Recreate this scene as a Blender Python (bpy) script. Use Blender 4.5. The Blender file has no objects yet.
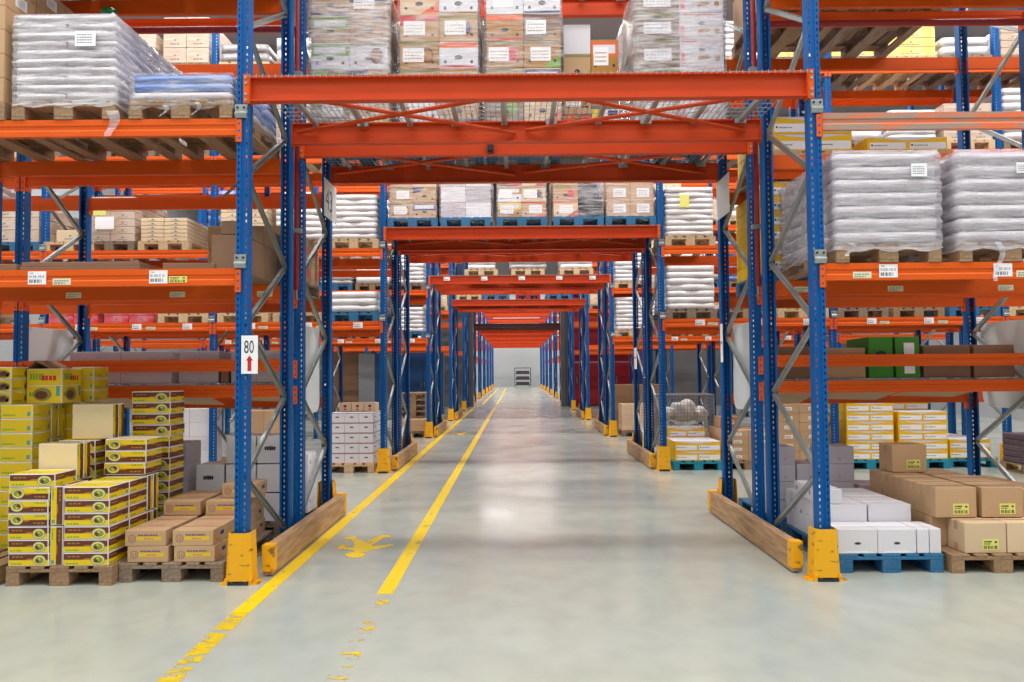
import bpy, bmesh, math, random
from mathutils import Vector, Matrix
random.seed(7)
S = bpy.context.scene
COL = S.collection
PI = math.pi

# ------------------------------------------------------------------ camera
CAM = Vector((2.0862, -5.9023, 1.5856))
pit, rol, yaw = .03853, -.007761, -.004463
f_ = Vector((math.sin(yaw)*math.cos(pit), math.cos(yaw)*math.cos(pit), math.sin(pit)))
rt = Vector((math.cos(yaw), -math.sin(yaw), 0)); up = rt.cross(f_)
r2 = rt*math.cos(rol)+up*math.sin(rol); u2 = -rt*math.sin(rol)+up*math.cos(rol)
cd = bpy.data.cameras.new('camera'); cam = bpy.data.objects.new('camera', cd); COL.objects.link(cam)
M = Matrix((r2, u2, -f_)).transposed().to_4x4(); M.translation = CAM
cam.matrix_world = M
cd.sensor_width = 36; cd.lens = 770/1024*36; cd.clip_end = 300
S.camera = cam
S.view_settings.view_transform = 'Standard'; S.view_settings.look = 'None'
S.view_settings.gamma = 1; S.view_settings.use_curve_mapping = False
S.view_settings.exposure = 0.0
S.cycles.max_bounces = 8; S.cycles.transparent_max_bounces = 16
S.cycles.caustics_reflective = False; S.cycles.caustics_refractive = False
S.cycles.sample_clamp_indirect = 6
try:
    S.cycles.use_denoising = True
except Exception:
    pass

# ------------------------------------------------------------------ materials
def srgb(r, g, b):
    def c(v):
        v /= 255
        return v/12.92 if v <= .04045 else ((v+.055)/1.055)**2.4
    return (c(r), c(g), c(b), 1)

MAT = {}
def mat(name, col, rough=.5, metal=0, spec=.5, noise=0, nscale=8, stretch=(1, 1, 1), jit=0, bump=0, bscale=30, col2=None,
        bstretch=(1, 1, 1), coat=0, cut=None):
    """procedural principled material; noise mixes towards col2 (or a darker tone)"""
    m = bpy.data.materials.new(name); m.use_nodes = True
    nt = m.node_tree; N = nt.nodes; L = nt.links
    b = N['Principled BSDF']
    b.inputs['Roughness'].default_value = rough; b.inputs['Metallic'].default_value = metal
    b.inputs['Specular IOR Level'].default_value = spec; b.inputs['Coat Weight'].default_value = coat
    b.inputs['Base Color'].default_value = col
    out = None
    tc = N.new('ShaderNodeTexCoord')
    if noise:
        mp = N.new('ShaderNodeMapping'); mp.inputs['Scale'].default_value = stretch
        L.new(tc.outputs['Object'], mp.inputs[0])
        tx = N.new('ShaderNodeTexNoise'); tx.inputs['Scale'].default_value = nscale; tx.inputs['Detail'].default_value = 5
        L.new(mp.outputs[0], tx.inputs['Vector'])
        rp = N.new('ShaderNodeValToRGB')
        lo, hi = cut or (.35, .7)
        rp.color_ramp.elements[0].position = lo; rp.color_ramp.elements[1].position = hi
        L.new(tx.outputs[0], rp.inputs[0])
        mx = N.new('ShaderNodeMix'); mx.data_type = 'RGBA'
        mu = N.new('ShaderNodeMath'); mu.operation = 'MULTIPLY'; mu.inputs[1].default_value = noise
        L.new(rp.outputs[0], mu.inputs[0]); L.new(mu.outputs[0], mx.inputs[0])
        mx.inputs[6].default_value = col
        mx.inputs[7].default_value = col2 or (col[0]*.45, col[1]*.45, col[2]*.45, 1)
        out = mx.outputs[2]
    if jit:
        oi = N.new('ShaderNodeObjectInfo'); hs = N.new('ShaderNodeHueSaturation')
        mr = N.new('ShaderNodeMapRange'); mr.inputs[3].default_value = 1-jit; mr.inputs[4].default_value = 1+jit
        L.new(oi.outputs['Random'], mr.inputs[0]); L.new(mr.outputs[0], hs.inputs['Value'])
        hs.inputs['Color'].default_value = col
        if out: L.new(out, hs.inputs['Color'])
        out = hs.outputs[0]
    if out: L.new(out, b.inputs['Base Color'])
    if bump:
        mp2 = N.new('ShaderNodeMapping'); mp2.inputs['Scale'].default_value = bstretch
        L.new(tc.outputs['Object'], mp2.inputs[0])
        t2 = N.new('ShaderNodeTexNoise'); t2.inputs['Scale'].default_value = bscale; t2.inputs['Detail'].default_value = 4
        L.new(mp2.outputs[0], t2.inputs['Vector'])
        bp = N.new('ShaderNodeBump'); bp.inputs['Strength'].default_value = bump; bp.inputs['Distance'].default_value = .02
        L.new(t2.outputs[0], bp.inputs['Height']); L.new(bp.outputs[0], b.inputs['Normal'])
    MAT[name] = m
    return m

def film_mat(name, col, lo, hi):
    m = bpy.data.materials.new(name); m.use_nodes = True
    nt = m.node_tree; N = nt.nodes; L = nt.links
    b = N['Principled BSDF']; b.inputs['Base Color'].default_value = col; b.inputs['Roughness'].default_value = .22
    b.inputs['Specular IOR Level'].default_value = .8
    tc = N.new('ShaderNodeTexCoord'); mp = N.new('ShaderNodeMapping'); mp.inputs['Scale'].default_value = (1.2, 1.2, 9)
    mp.inputs['Rotation'].default_value = (.12, .15, 0)
    L.new(tc.outputs['Object'], mp.inputs[0])
    tx = N.new('ShaderNodeTexNoise'); tx.inputs['Scale'].default_value = 4; tx.inputs['Detail'].default_value = 6
    L.new(mp.outputs[0], tx.inputs['Vector'])
    mr = N.new('ShaderNodeMapRange'); mr.inputs[1].default_value = .35; mr.inputs[2].default_value = .7
    mr.inputs[3].default_value = lo; mr.inputs[4].default_value = hi
    L.new(tx.outputs[0], mr.inputs[0]); 
    bp = N.new('ShaderNodeBump'); bp.inputs['Strength'].default_value = .6; bp.inputs['Distance'].default_value = .03
    L.new(tx.outputs[0], bp.inputs['Height']); L.new(bp.outputs[0], b.inputs['Normal'])
    tr = N.new('ShaderNodeBsdfTransparent'); mx = N.new('ShaderNodeMixShader')
    L.new(mr.outputs[0], mx.inputs[0]); L.new(tr.outputs[0], mx.inputs[1]); L.new(b.outputs[0], mx.inputs[2])
    L.new(mx.outputs[0], N['Material Output'].inputs[0])
    MAT[name] = m
    return m

mat('blue', srgb(0, 88, 160), .5, spec=.25, noise=.25, nscale=3, bump=.03)
mat('orange', srgb(226, 92, 10), .5, spec=.3, noise=.3, nscale=2.5, stretch=(1, 3, 6), col2=srgb(206, 74, 8))
mat('orange_shaded', srgb(206, 70, 20), .5, spec=.3, noise=.3, nscale=2.5, stretch=(1, 3, 6), col2=srgb(180, 50, 12))  # beam orange for the aisle bridges, their shade mixed into the colour
mat('orange_worn', srgb(225, 110, 60), .5, noise=.9, nscale=3, stretch=(1, 4, 10), col2=srgb(150, 140, 128), cut=(.42, .55))
mat('galv', srgb(168, 174, 172), .4, metal=.6, noise=.4, nscale=25, col2=srgb(140, 146, 144))
mat('steel', srgb(150, 150, 150), .3, metal=.9)
mat('dark_steel', srgb(50, 52, 56), .5, metal=.3)
mat('guard_yellow', srgb(246, 178, 12), .45, noise=.75, nscale=9, stretch=(1, 1, 2.5), col2=srgb(70, 62, 40), cut=(.6, .68), bump=.05)
mat('line_yellow', srgb(250, 212, 20), .35, noise=.8, nscale=10, stretch=(1, .5, 1), col2=srgb(150, 145, 110), cut=(.6, .72))
mat('plank_wood', srgb(196, 158, 118), .6, noise=.8, nscale=5, stretch=(6, .6, 6), col2=srgb(140, 100, 66), bump=.15, bscale=20, bstretch=(6, .6, 6))
mat('pallet_wood', srgb(166, 134, 102), .7, noise=.8, nscale=4, stretch=(9, 1.2, 9), col2=srgb(126, 98, 70), jit=.12, bump=.15)
mat('pallet_pale', srgb(214, 186, 148), .7, noise=.7, nscale=4, stretch=(9, 1.2, 9), col2=srgb(176, 142, 100), jit=.1, bump=.15)
mat('pallet_grey', srgb(150, 130, 112), .75, noise=.8, nscale=4, stretch=(9, 1.2, 9), col2=srgb(100, 82, 68), jit=.12, bump=.15)
mat('pallet_blue', srgb(30, 104, 150), .6, noise=.55, nscale=7, stretch=(5, 1, 5), col2=srgb(110, 120, 122), jit=.1, cut=(.5, .75))
mat('pallet_teal', srgb(8, 140, 170), .6, noise=.4, nscale=7, stretch=(5, 1, 5), col2=srgb(60, 100, 120), cut=(.5, .75))
mat('pallet_red', srgb(150, 24, 34), .6, noise=.4, nscale=7, col2=srgb(90, 20, 24))
mat('card', srgb(196, 160, 122), .75, noise=.25, nscale=3, jit=.06, col2=srgb(176, 138, 100))
mat('card_pale', srgb(222, 194, 160), .75, noise=.2, nscale=3, jit=.06, col2=srgb(202, 172, 136))
mat('card_dark', srgb(140, 108, 84), .75, noise=.3, nscale=3, jit=.08, col2=srgb(112, 84, 64))
mat('card_beige', srgb(232, 210, 166), .7, noise=.15, nscale=3, jit=.04, col2=srgb(216, 190, 146))
mat('tape', srgb(200, 168, 128), .25, spec=.7)
mat('white_card', srgb(226, 224, 230), .6, noise=.12, nscale=3, jit=.03, col2=srgb(214, 212, 220))
mat('grey_card', srgb(190, 183, 192), .65, noise=.2, nscale=3, jit=.05, col2=srgb(172, 165, 176))
mat('yellow_warm', srgb(246, 196, 10), .5, jit=.03)
mat('yellow_print', srgb(232, 200, 10), .5, jit=.04)
mat('yellow_dull', srgb(222, 190, 14), .5, jit=.05)
mat('brown_print', srgb(104, 50, 34), .5)
mat('gold_print', srgb(176, 122, 30), .5)
mat('green_print', srgb(120, 170, 40), .5)
mat('cream_print', srgb(226, 220, 150), .5)
mat('olive_print', srgb(130, 130, 66), .5)
mat('teal_print', srgb(70, 160, 150), .5)
mat('blue_print', srgb(40, 60, 120), .5)
mat('ink', srgb(40, 40, 46), .5)
mat('ink_soft', srgb(120, 120, 128), .5)
mat('red_print', srgb(206, 30, 40), .5)
mat('pink_print', srgb(226, 110, 120), .5)
mat('orange_print', srgb(232, 104, 44), .5)
mat('paper', srgb(246, 246, 250), .55)
mat('label_yellow', srgb(226, 222, 120), .5)
mat('label_cream', srgb(222, 224, 190), .5)
mat('green_card', srgb(60, 140, 30), .55, jit=.06)
mat('sack', srgb(216, 206, 212), .28, spec=.7, noise=.5, nscale=3, stretch=(1, 1, 3), col2=srgb(192, 182, 190), bump=.5, bscale=5, bstretch=(1.2, 1.2, 5), jit=.05)
mat('sack_blue', srgb(48, 112, 206), .3, spec=.7, noise=.6, nscale=4, col2=srgb(150, 180, 226), bump=.4, bscale=6)
mat('wrap_white', srgb(228, 226, 228), .3, spec=.7, noise=.5, nscale=5, stretch=(1, 1, 6), col2=srgb(184, 180, 184), bump=.5, bscale=6, bstretch=(1.5, 1.5, 7), jit=.05)
mat('wrap_brown', srgb(196, 168, 142), .32, spec=.7, noise=.6, nscale=5, stretch=(1, 1, 6), col2=srgb(222, 212, 206), bump=.4, bscale=6, bstretch=(1.5, 1.5, 7), jit=.07)
mat('wrap_beige', srgb(226, 204, 170), .45, noise=.3, nscale=5, col2=srgb(206, 180, 144), jit=.05)
mat('wrap_grey', srgb(150, 146, 150), .35, spec=.6, noise=.6, nscale=6, stretch=(1, 1, 5), col2=srgb(204, 200, 204), jit=.1)
mat('wrap_red', srgb(206, 34, 52), .4, noise=.4, nscale=6, col2=srgb(230, 190, 196), jit=.08)
mat('wrap_black', srgb(48, 46, 52), .4, noise=.4, nscale=8, col2=srgb(110, 104, 112), jit=.1)
mat('wrap_blue', srgb(60, 90, 170), .4, noise=.6, nscale=6, col2=srgb(210, 210, 226), jit=.08)
mat('panel_white', srgb(224, 228, 230), .45, noise=.15, nscale=2, col2=srgb(204, 206, 210))
mat('sprinkler_red', srgb(140, 26, 30), .4)
mat('door_red', srgb(150, 14, 28), .4, noise=.15, nscale=1)
mat('conc_wall', srgb(112, 110, 110), .8, noise=.3, nscale=1.2)
mat('wall_light', srgb(176, 180, 182), .7, noise=.1, nscale=.6)
mat('ceil_light', srgb(150, 154, 158), .7, noise=.1, nscale=.6)
mat('blue_steel', srgb(30, 84, 140), .45, noise=.2, nscale=2)
mat('grey_steel', srgb(150, 160, 168), .4, noise=.2, nscale=2)
mat('trolley_green', srgb(40, 84, 76), .45)
mat('black_plastic', srgb(34, 30, 34), .4)
mat('purple_tray', srgb(74, 58, 72), .45, noise=.4, nscale=12, col2=srgb(120, 104, 116), jit=.1)
mat('bag_white', srgb(238, 236, 234), .35, spec=.6, bump=.5, bscale=9)
film_mat('film', srgb(238, 236, 242), .12, .7)
film_mat('film_clear', srgb(240, 240, 246), .03, .42)
film_mat('film_thick', srgb(226, 224, 234), .25, .62)
film_mat('film_blue', srgb(150, 168, 214), .35, .75)

# concrete floor
def floor_mat():
    m = bpy.data.materials.new('floor_concrete'); m.use_nodes = True
    nt = m.node_tree; N = nt.nodes; L = nt.links; b = N['Principled BSDF']
    tc = N.new('ShaderNodeTexCoord')
    def noise(scale, det, st=(1, 1, 1)):
        mp = N.new('ShaderNodeMapping'); mp.inputs['Scale'].default_value = st; L.new(tc.outputs['Object'], mp.inputs[0])
        t = N.new('ShaderNodeTexNoise'); t.inputs['Scale'].default_value = scale; t.inputs['Detail'].default_value = det
        L.new(mp.outputs[0], t.inputs['Vector']); return t
    def ramp(src, stops):
        r = N.new('ShaderNodeValToRGB'); e = r.color_ramp.elements
        e[0].position, e[0].color = stops[0]; e[1].position, e[1].color = stops[-1]
        for p, c in stops[1:-1]:
            x = e.new(p); x.color = c
        L.new(src, r.inputs[0]); return r
    a = noise(.35, 6); r1 = ramp(a.outputs[0], [(.3, srgb(168, 176, 172)), (.5, srgb(184, 188, 177)), (.7, srgb(177, 184, 178))])
    c = noise(4.5, 12, (1, .8, 1)); r2_ = ramp(c.outputs[0], [(.34, (.84, .85, .84, 1)), (.6, (1, 1, 1, 1))])
    mx = N.new('ShaderNodeMix'); mx.data_type = 'RGBA'; mx.blend_type = 'MULTIPLY'; mx.inputs[0].default_value = .55
    L.new(r1.outputs[0], mx.inputs[6]); L.new(r2_.outputs[0], mx.inputs[7])
    d = noise(3.5, 3, (.5, 1, 1)); r3 = ramp(d.outputs[0], [(.74, (0, 0, 0, 1)), (.78, (1, 1, 1, 1))])
    mx2 = N.new('ShaderNodeMix'); mx2.data_type = 'RGBA'
    mu = N.new('ShaderNodeMath'); mu.operation = 'MULTIPLY'; mu.inputs[1].default_value = .35
    L.new(r3.outputs[0], mu.inputs[0]); L.new(mu.outputs[0], mx2.inputs[0]); L.new(mx.outputs[2], mx2.inputs[6]); mx2.inputs[7].default_value = srgb(96, 74, 50)
    L.new(mx2.outputs[2], b.inputs['Base Color'])
    g = noise(1.3, 5); r4 = ramp(g.outputs[0], [(.3, (.12, .12, .12, 1)), (.7, (.26, .26, .26, 1))]); L.new(r4.outputs[0], b.inputs['Roughness'])
    b.inputs['Specular IOR Level'].default_value = .45
    h = noise(60, 4); bp = N.new('ShaderNodeBump'); bp.inputs['Strength'].default_value = .04; bp.inputs['Distance'].default_value = .01
    L.new(h.outputs[0], bp.inputs['Height']); L.new(bp.outputs[0], b.inputs['Normal'])
    MAT['floor'] = m
floor_mat()
def worn_mat(name, cut):
    m = mat(name, srgb(236, 202, 20), .4, noise=.6, nscale=14, col2=srgb(170, 150, 60)); nt = m.node_tree; N = nt.nodes; L = nt.links
    tc = N.new('ShaderNodeTexCoord'); mp = N.new('ShaderNodeMapping'); mp.inputs['Scale'].default_value = (1.2, 2.6, 1); L.new(tc.outputs['Object'], mp.inputs[0])
    tx = N.new('ShaderNodeTexNoise'); tx.inputs['Scale'].default_value = 4.5; tx.inputs['Detail'].default_value = 8; L.new(mp.outputs[0], tx.inputs['Vector'])
    rp = N.new('ShaderNodeValToRGB'); rp.color_ramp.elements[0].position = cut; rp.color_ramp.elements[1].position = cut+.05; L.new(tx.outputs[0], rp.inputs[0])
    L.new(rp.outputs[0], N['Principled BSDF'].inputs['Alpha'])
worn_mat('line_worn', .42); worn_mat('line_gone', .57)

# ------------------------------------------------------------------ mesh helpers
class MB:
    def __init__(s): s.v = []; s.f = []; s.m = []
    def add(s, vs, fs, m=0):
        o = len(s.v); s.v += [tuple(p) for p in vs]
        for f in fs: s.f.append([i+o for i in f]); s.m.append(m)
    def box(s, x0, x1, y0, y1, z0, z1, m=0):
        s.add([(x0, y0, z0), (x1, y0, z0), (x1, y1, z0), (x0, y1, z0), (x0, y0, z1), (x1, y0, z1), (x1, y1, z1), (x0, y1, z1)],
              [(0, 3, 2, 1), (4, 5, 6, 7), (0, 1, 5, 4), (1, 2, 6, 5), (2, 3, 7, 6), (3, 0, 4, 7)], m)
    def bar(s, p0, p1, w, h, m=0, upv=(0, 0, 1)):
        p0 = Vector(p0); p1 = Vector(p1); d = (p1-p0).normalized(); u = Vector(upv)
        a = d.cross(u)
        if a.length < 1e-4: a = d.cross(Vector((1, 0, 0)))
        a.normalize(); b = a.cross(d)
        c = [(-1, -1), (1, -1), (1, 1), (-1, 1)]
        vs = [p+a*(w/2*i)+b*(h/2*j) for p in (p0, p1) for i, j in c]
        s.add(vs, [(3, 2, 1, 0), (4, 5, 6, 7)] + [(i, (i+1) % 4, 4+(i+1) % 4, 4+i) for i in range(4)], m)
    def tube(s, p0, p1, r, n=10, m=0):
        p0 = Vector(p0); p1 = Vector(p1); d = (p1-p0).normalized()
        a = d.cross(Vector((0, 0, 1)))
        if a.length < 1e-3: a = Vector((1, 0, 0))
        a.normalize(); b = a.cross(d)
        vs = [p+(a*math.cos(2*PI*i/n)+b*math.sin(2*PI*i/n))*r for p in (p0, p1) for i in range(n)]
        s.add(vs, [(i, (i+1) % n, n+(i+1) % n, n+i) for i in range(n)] + [tuple(range(n-1, -1, -1)), tuple(range(n, 2*n))], m)
    def prism(s, prof, x0, x1, m=0):
        """profile of (y,z) points swept along x"""
        n = len(prof)
        vs = [(x, y, z) for x in (x0, x1) for y, z in prof]
        s.add(vs, [(i, n+i, n+(i+1) % n, (i+1) % n) for i in range(n)] + [tuple(range(n)), tuple(range(2*n-1, n-1, -1))], m)
    def quad(s, a, b, c, d, m=0): s.add([a, b, c, d], [(0, 1, 2, 3)], m)
    def mesh(s, name, mats, bevel=0, smooth=False, seg=1):
        me = bpy.data.meshes.new(name); me.from_pydata(s.v, [], s.f)
        for x in mats: me.materials.append(MAT[x])
        me.polygons.foreach_set('material_index', s.m)
        if bevel:
            bm = bmesh.new(); bm.from_mesh(me)
            bmesh.ops.bevel(bm, geom=list(bm.edges), offset=bevel, segments=seg, affect='EDGES', profile=.5)
            bm.to_mesh(me); bm.free()
        if smooth:
            me.polygons.foreach_set('use_smooth', [True]*len(me.polygons))
        me.update()
        return me

def link(name, me, parent=None, loc=(0, 0, 0), rot=(0, 0, 0)):
    o = bpy.data.objects.new(name, me); COL.objects.link(o)
    o.location = loc; o.rotation_euler = rot
    if parent: o.parent = parent
    return o
def tag(o, label, cat, group=None):
    o['label'] = label; o['category'] = cat
    if group: o['group'] = group
    return o
def empty(name, loc=(0, 0, 0), rot=(0, 0, 0)): return link(name, None, None, loc, rot)
def struct(name, me, loc=(0, 0, 0)):
    o = link(name, me, None, loc); o['kind'] = 'structure'; return o
def dup(root, loc, rot=None):
    r = root.copy(); COL.objects.link(r); r.location = loc
    if rot is not None: r.rotation_euler = rot
    for ch in root.children:
        c = ch.copy(); COL.objects.link(c); c.parent = r
        for g in ch.children:
            d = g.copy(); COL.objects.link(d); d.parent = c
    return r

_gl = {}
def glyphs(text):
    """filled outlines of a text, normalised so capitals are 1 high, origin at its lower left"""
    if text in _gl: return _gl[text]
    cu = bpy.data.curves.new('t', 'FONT'); cu.body = text; cu.resolution_u = 3
    o = bpy.data.objects.new('t', cu); COL.objects.link(o)
    dg = bpy.context.evaluated_depsgraph_get(); dg.update()
    me = bpy.data.meshes.new_from_object(o.evaluated_get(dg))
    vs = [(v.co.x, v.co.y) for v in me.vertices]; fs = [list(p.vertices) for p in me.polygons]
    bpy.data.objects.remove(o); bpy.data.curves.remove(cu); bpy.data.meshes.remove(me)
    x0 = min(v[0] for v in vs); y0 = min(v[1] for v in vs); h = max(v[1] for v in vs)-y0; w = (max(v[0] for v in vs)-x0)/h
    vs = [((x-x0)/h, (y-y0)/h) for x, y in vs]
    _gl[text] = (vs, fs, w)
    return _gl[text]

class Face:
    """a flat frame on which prints are laid: origin o, axes u and v, outward normal n"""
    def __init__(s, mb, o, u, v, n): s.mb = mb; s.o = Vector(o); s.u = Vector(u); s.v = Vector(v); s.n = Vector(n)
    def P(s, a, b, e): return s.o+s.u*a+s.v*b+s.n*e
    def rect(s, a0, b0, a1, b1, m, e=.0006):
        s.mb.quad(s.P(a0, b0, e), s.P(a1, b0, e), s.P(a1, b1, e), s.P(a0, b1, e), m)
    def poly(s, pts, m, e=.0006):
        s.mb.add([s.P(a, b, e) for a, b in pts], [tuple(range(len(pts)))], m)
    def oval(s, a, b, ra, rb, m, e=.0009, n=18):
        s.poly([(a+ra*math.cos(2*PI*i/n), b+rb*math.sin(2*PI*i/n)) for i in range(n)], m, e)
    def text(s, t, a, b, h, m, e=.0012, sx=1):
        vs, fs, w = glyphs(t)
        s.mb.add([s.P(a+x*h*sx, b+y*h, e) for x, y in vs], fs, m)
    def dashes(s, a0, b0, a1, b1, m, n=5, e=.001, rng=random):
        """an illegible line of print"""
        w = (a1-a0)/n
        for i in range(n):
            s.rect(a0+i*w, b0, a0+i*w+w*rng.uniform(.6, .9), b1, m, e)
    def bars(s, a0, b0, a1, b1, m, n=14, e=.001):
        r = random.Random(3); w = (a1-a0)/n
        for i in range(n):
            if r.random() < .8: s.rect(a0+i*w, b0, a0+i*w+w*r.uniform(.3, .8), b1, m, e)
def faces_of(mb, w, d, h):
    """print faces of a box centred on x,y with its base at z 0"""
    return dict(front=Face(mb, (-w/2, -d/2, 0), (1, 0, 0), (0, 0, 1), (0, -1, 0)),
                right=Face(mb, (w/2, -d/2, 0), (0, 1, 0), (0, 0, 1), (1, 0, 0)),
                left=Face(mb, (-w/2, d/2, 0), (0, -1, 0), (0, 0, 1), (-1, 0, 0)),
                back=Face(mb, (w/2, d/2, 0), (-1, 0, 0), (0, 0, 1), (0, 1, 0)),
                top=Face(mb, (-w/2, -d/2, h), (1, 0, 0), (0, 1, 0), (0, 0, 1)),
                bottom=Face(mb, (-w/2, d/2, 0), (1, 0, 0), (0, -1, 0), (0, 0, -1)))

ORD = ['first', 'second', 'third', 'fourth', 'fifth', 'sixth', 'seventh', 'eighth', 'ninth', 'tenth', 'eleventh', 'twelfth', 'thirteenth', 'fourteenth', 'fifteenth']
def layer(i, n):
    return 'top layer' if i == n-1 and n > 1 else 'bottom layer' if i == 0 else ORD[i]+' layer up'

def bbox_mesh(name, w, d, h, mats, bevel=.004):
    """a bevelled box centred on x,y standing on z 0, returned as an MB with room for prints"""
    bm = bmesh.new(); bmesh.ops.create_cube(bm, size=1)
    for v in bm.verts: v.co = Vector((v.co.x*w, v.co.y*d, (v.co.z+.5)*h))
    bmesh.ops.bevel(bm, geom=list(bm.edges), offset=bevel, segments=1, affect='EDGES', profile=.5)
    mb = MB(); mb.v = [tuple(v.co) for v in bm.verts]; mb.f = [[v.index for v in f.verts] for f in bm.faces]; mb.m = [0]*len(mb.f)
    bm.free()
    return mb

_cm = {}
def carton_mesh(kind, w, d, h, seed=0):
    key = (kind, round(w, 4), round(d, 4), round(h, 4), seed)
    if key in _cm: return _cm[key]
    R = random.Random(hash((kind, seed)) % 1000 if False else seed*31+len(kind))
    mb = bbox_mesh(kind, w, d, h, None)
    F = faces_of(mb, w, d, h)
    if kind == 'printed':      # yellow and brown cartons with an oval emblem
        mats = ['white_card', 'brown_print', 'yellow_print', 'gold_print', 'green_print', 'cream_print', 'olive_print', 'teal_print', 'card_beige']
        for nm, W in (('front', w), ('back', w), ('right', d), ('left', d)):
            f = F[nm]; k = .006
            f.rect(k, h*.48, W-k, h-k, 1); f.rect(k, k, W-k, h*.48, 2)
            f.poly([(W*.42, h*.48), (W*.75, h*.48), (W*.66, h*.6), (W*.5, h*.6)], 3, .001)
            f.dashes(W*.07, h*.13, W*.36, h*.25, 4, 4, rng=R)
            f.dashes(W*.1, h*.68, W*.4, h*.78, 3, 3, rng=R)
            if W == w:
                c = W*.77
                f.oval(c, h*.48, W*.16, h*.4, 6, .0012); f.oval(c, h*.48, W*.145, h*.36, 5, .0016)
                f.oval(c, h*.46, W*.11, h*.25, 6, .002); f.oval(c-W*.04, h*.42, W*.04, h*.14, 1, .0024)
                f.oval(c+W*.045, h*.47, W*.04, h*.14, 4, .0024); f.oval(c, h*.56, W*.035, h*.1, 2, .0024)
            else:
                f.rect(W*.86, h*.1, W*.95, h*.34, 7, .001)
        t = F['top']; t.rect(.006, .006, w-.006, d-.006, 2); t.rect(.006, d*.7, w-.006, d-.006, 5, .001)
        t.dashes(w*.1, d*.3, w*.6, d*.4, 4, 4, rng=R)
        F['bottom'].rect(.004, .004, w-.004, d-.004, 8)
    elif kind == 'yellow':     # all yellow cartons
        mats = ['white_card', 'yellow_dull', 'green_print', 'teal_print', 'cream_print', 'olive_print', 'red_print', 'brown_print']
        for nm, W in (('front', w), ('back', w), ('right', d), ('left', d)):
            f = F[nm]; k = .005
            f.rect(k, k, W-k, h-k, 1); f.dashes(W*.08, h*.2, W*.5, h*.32, 2, 5, rng=R)
            f.rect(W*.84, h*.2, W*.94, h*.5, 3, .001)
            if seed == 2:
                f.rect(.004, h*.5, W-.004, h*.515, 0, .0012); f.dashes(W*.1, h*.68, W*.5, h*.86, 2, 5, .0012, rng=R); f.dashes(W*.42, h*.66, W*.85, h*.8, 6, 4, .0014, rng=R); f.oval(W*.45, h*.26, W*.27, h*.19, 5, .0012); f.oval(W*.42, h*.24, W*.18, h*.12, 7, .0016)
            if seed == 1:
                f.oval(W*.76, h*.45, W*.2, h*.34, 5, .001); f.oval(W*.74, h*.4, W*.13, h*.18, 7, .0014); f.oval(W*.8, h*.55, W*.08, h*.12, 7, .0014)
        F['top'].rect(.005, .005, w-.005, d-.005, 1); F['top'].rect(.005, d*.75, w-.005, d-.005, 4, .001)
        F['bottom'].rect(.004, .004, w-.004, d-.004, 4)
    elif kind == 'redlogo':    # kraft carton, red letter in a ring, yellow stripe
        mats = ['card', 'yellow_dull', 'red_print', 'ink_soft', 'blue_print', 'tape', 'pink_print']
        for nm, W in (('front', w), ('back', w)):
            f = F[nm]
            f.rect(W*.28, h*.36, W*.9, h*.6, 1); f.dashes(W*.33, h*.66, W*.83, h*.74, 4, 7, rng=R); f.dashes(W*.48, h*.42, W*.72, h*.52, 6, 5, .0014, rng=R)
            f.oval(W*.17, h*.48, h*.26, h*.26, 3, .001); f.oval(W*.17, h*.48, h*.21, h*.21, 0, .0014)
            f.text('U', W*.17-h*.11, h*.36, h*.26, 2, .002, .95); f.rect(W*.04, h*.36, W*.07, h*.6, 1)
        for nm, W in (('right', d), ('left', d)):
            F[nm].rect(W*.5, h*.45, W*.75, h*.7, 4); F[nm].dashes(W*.2, h*.2, W*.45, h*.3, 3, 4, rng=R)
        t = F['top']; t.rect(0, d/2-.025, w, d/2+.025, 5); t.dashes(w*.3, d*.62, w*.75, d*.7, 6, 5, rng=R); t.dashes(w*.5, d*.78, w*.9, d*.84, 6, 4, rng=R)
    elif kind in ('brown', 'brown_pale'):
        mats = ['card' if kind == 'brown' else 'card_pale', 'tape', 'card_dark']
        F['top'].rect(0, d/2-.025, w, d/2+.025, 1)
        for nm, W in (('left', d), ('right', d)):
            F[nm].rect(W/2-.025, h-.07, W/2+.025, h-.004, 1); F[nm].rect(W/2-.025, .004, W/2+.025, .06, 1)
    elif kind == 'brown_dark':
        mats = ['card_dark', 'tape']
        F['top'].rect(0, d/2-.025, w, d/2+.025, 1)
    elif kind == 'white':
        mats = ['white_card', 'paper', 'ink_soft', 'ink']
        F['top'].rect(0, d/2-.02, w, d/2+.02, 1)
        for nm, W in (('left', d), ('right', d)):
            F[nm].rect(W*.47, .004, W*.48, h-.004, 2); F[nm].rect(W*.7, h*.55, W*.85, h*.57, 2); F[nm].oval(W*.25, h*.55, .018, .02, 2)
    elif kind == 'white_handle':
        mats = ['white_card', 'paper', 'ink_soft', 'ink']
        F['top'].rect(0, d/2-.02, w, d/2+.02, 1)
        f = F['front']; f.oval(w*.5, h*.42, w*.09, h*.06, 2); f.oval(w*.5, h*.42, w*.06, h*.035, 3, .0012)
        f.poly([(.004, .004), (w*.25, h*.12), (w*.75, h*.12), (w-.004, .004)], 1, .0005)
    elif kind == 'white_print':
        mats = ['white_card', 'ink', 'ink_soft', 'red_print']
        f = F['front']; f.oval(w*.45, h*.55, w*.2, h*.07, 2); f.dashes(w*.26, h*.47, w*.64, h*.6, 1, 5, rng=R)
    elif kind == 'grey':
        mats = ['grey_card', 'ink_soft', 'pink_print']
        f = F['front']; f.rect(w*.5, 0, w*.505, h, 1); f.oval(w*.55, h*.3, .01, .008, 2)
        for q in ('left', 'right'): F[q].rect(d*.6, h*.3, d*.61, h*.7, 1)
    elif kind == 'white_wine':  # white carton with little green crest and red-blue base band
        mats = ['white_card', 'olive_print', 'pink_print', 'blue_print', 'ink']
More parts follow.
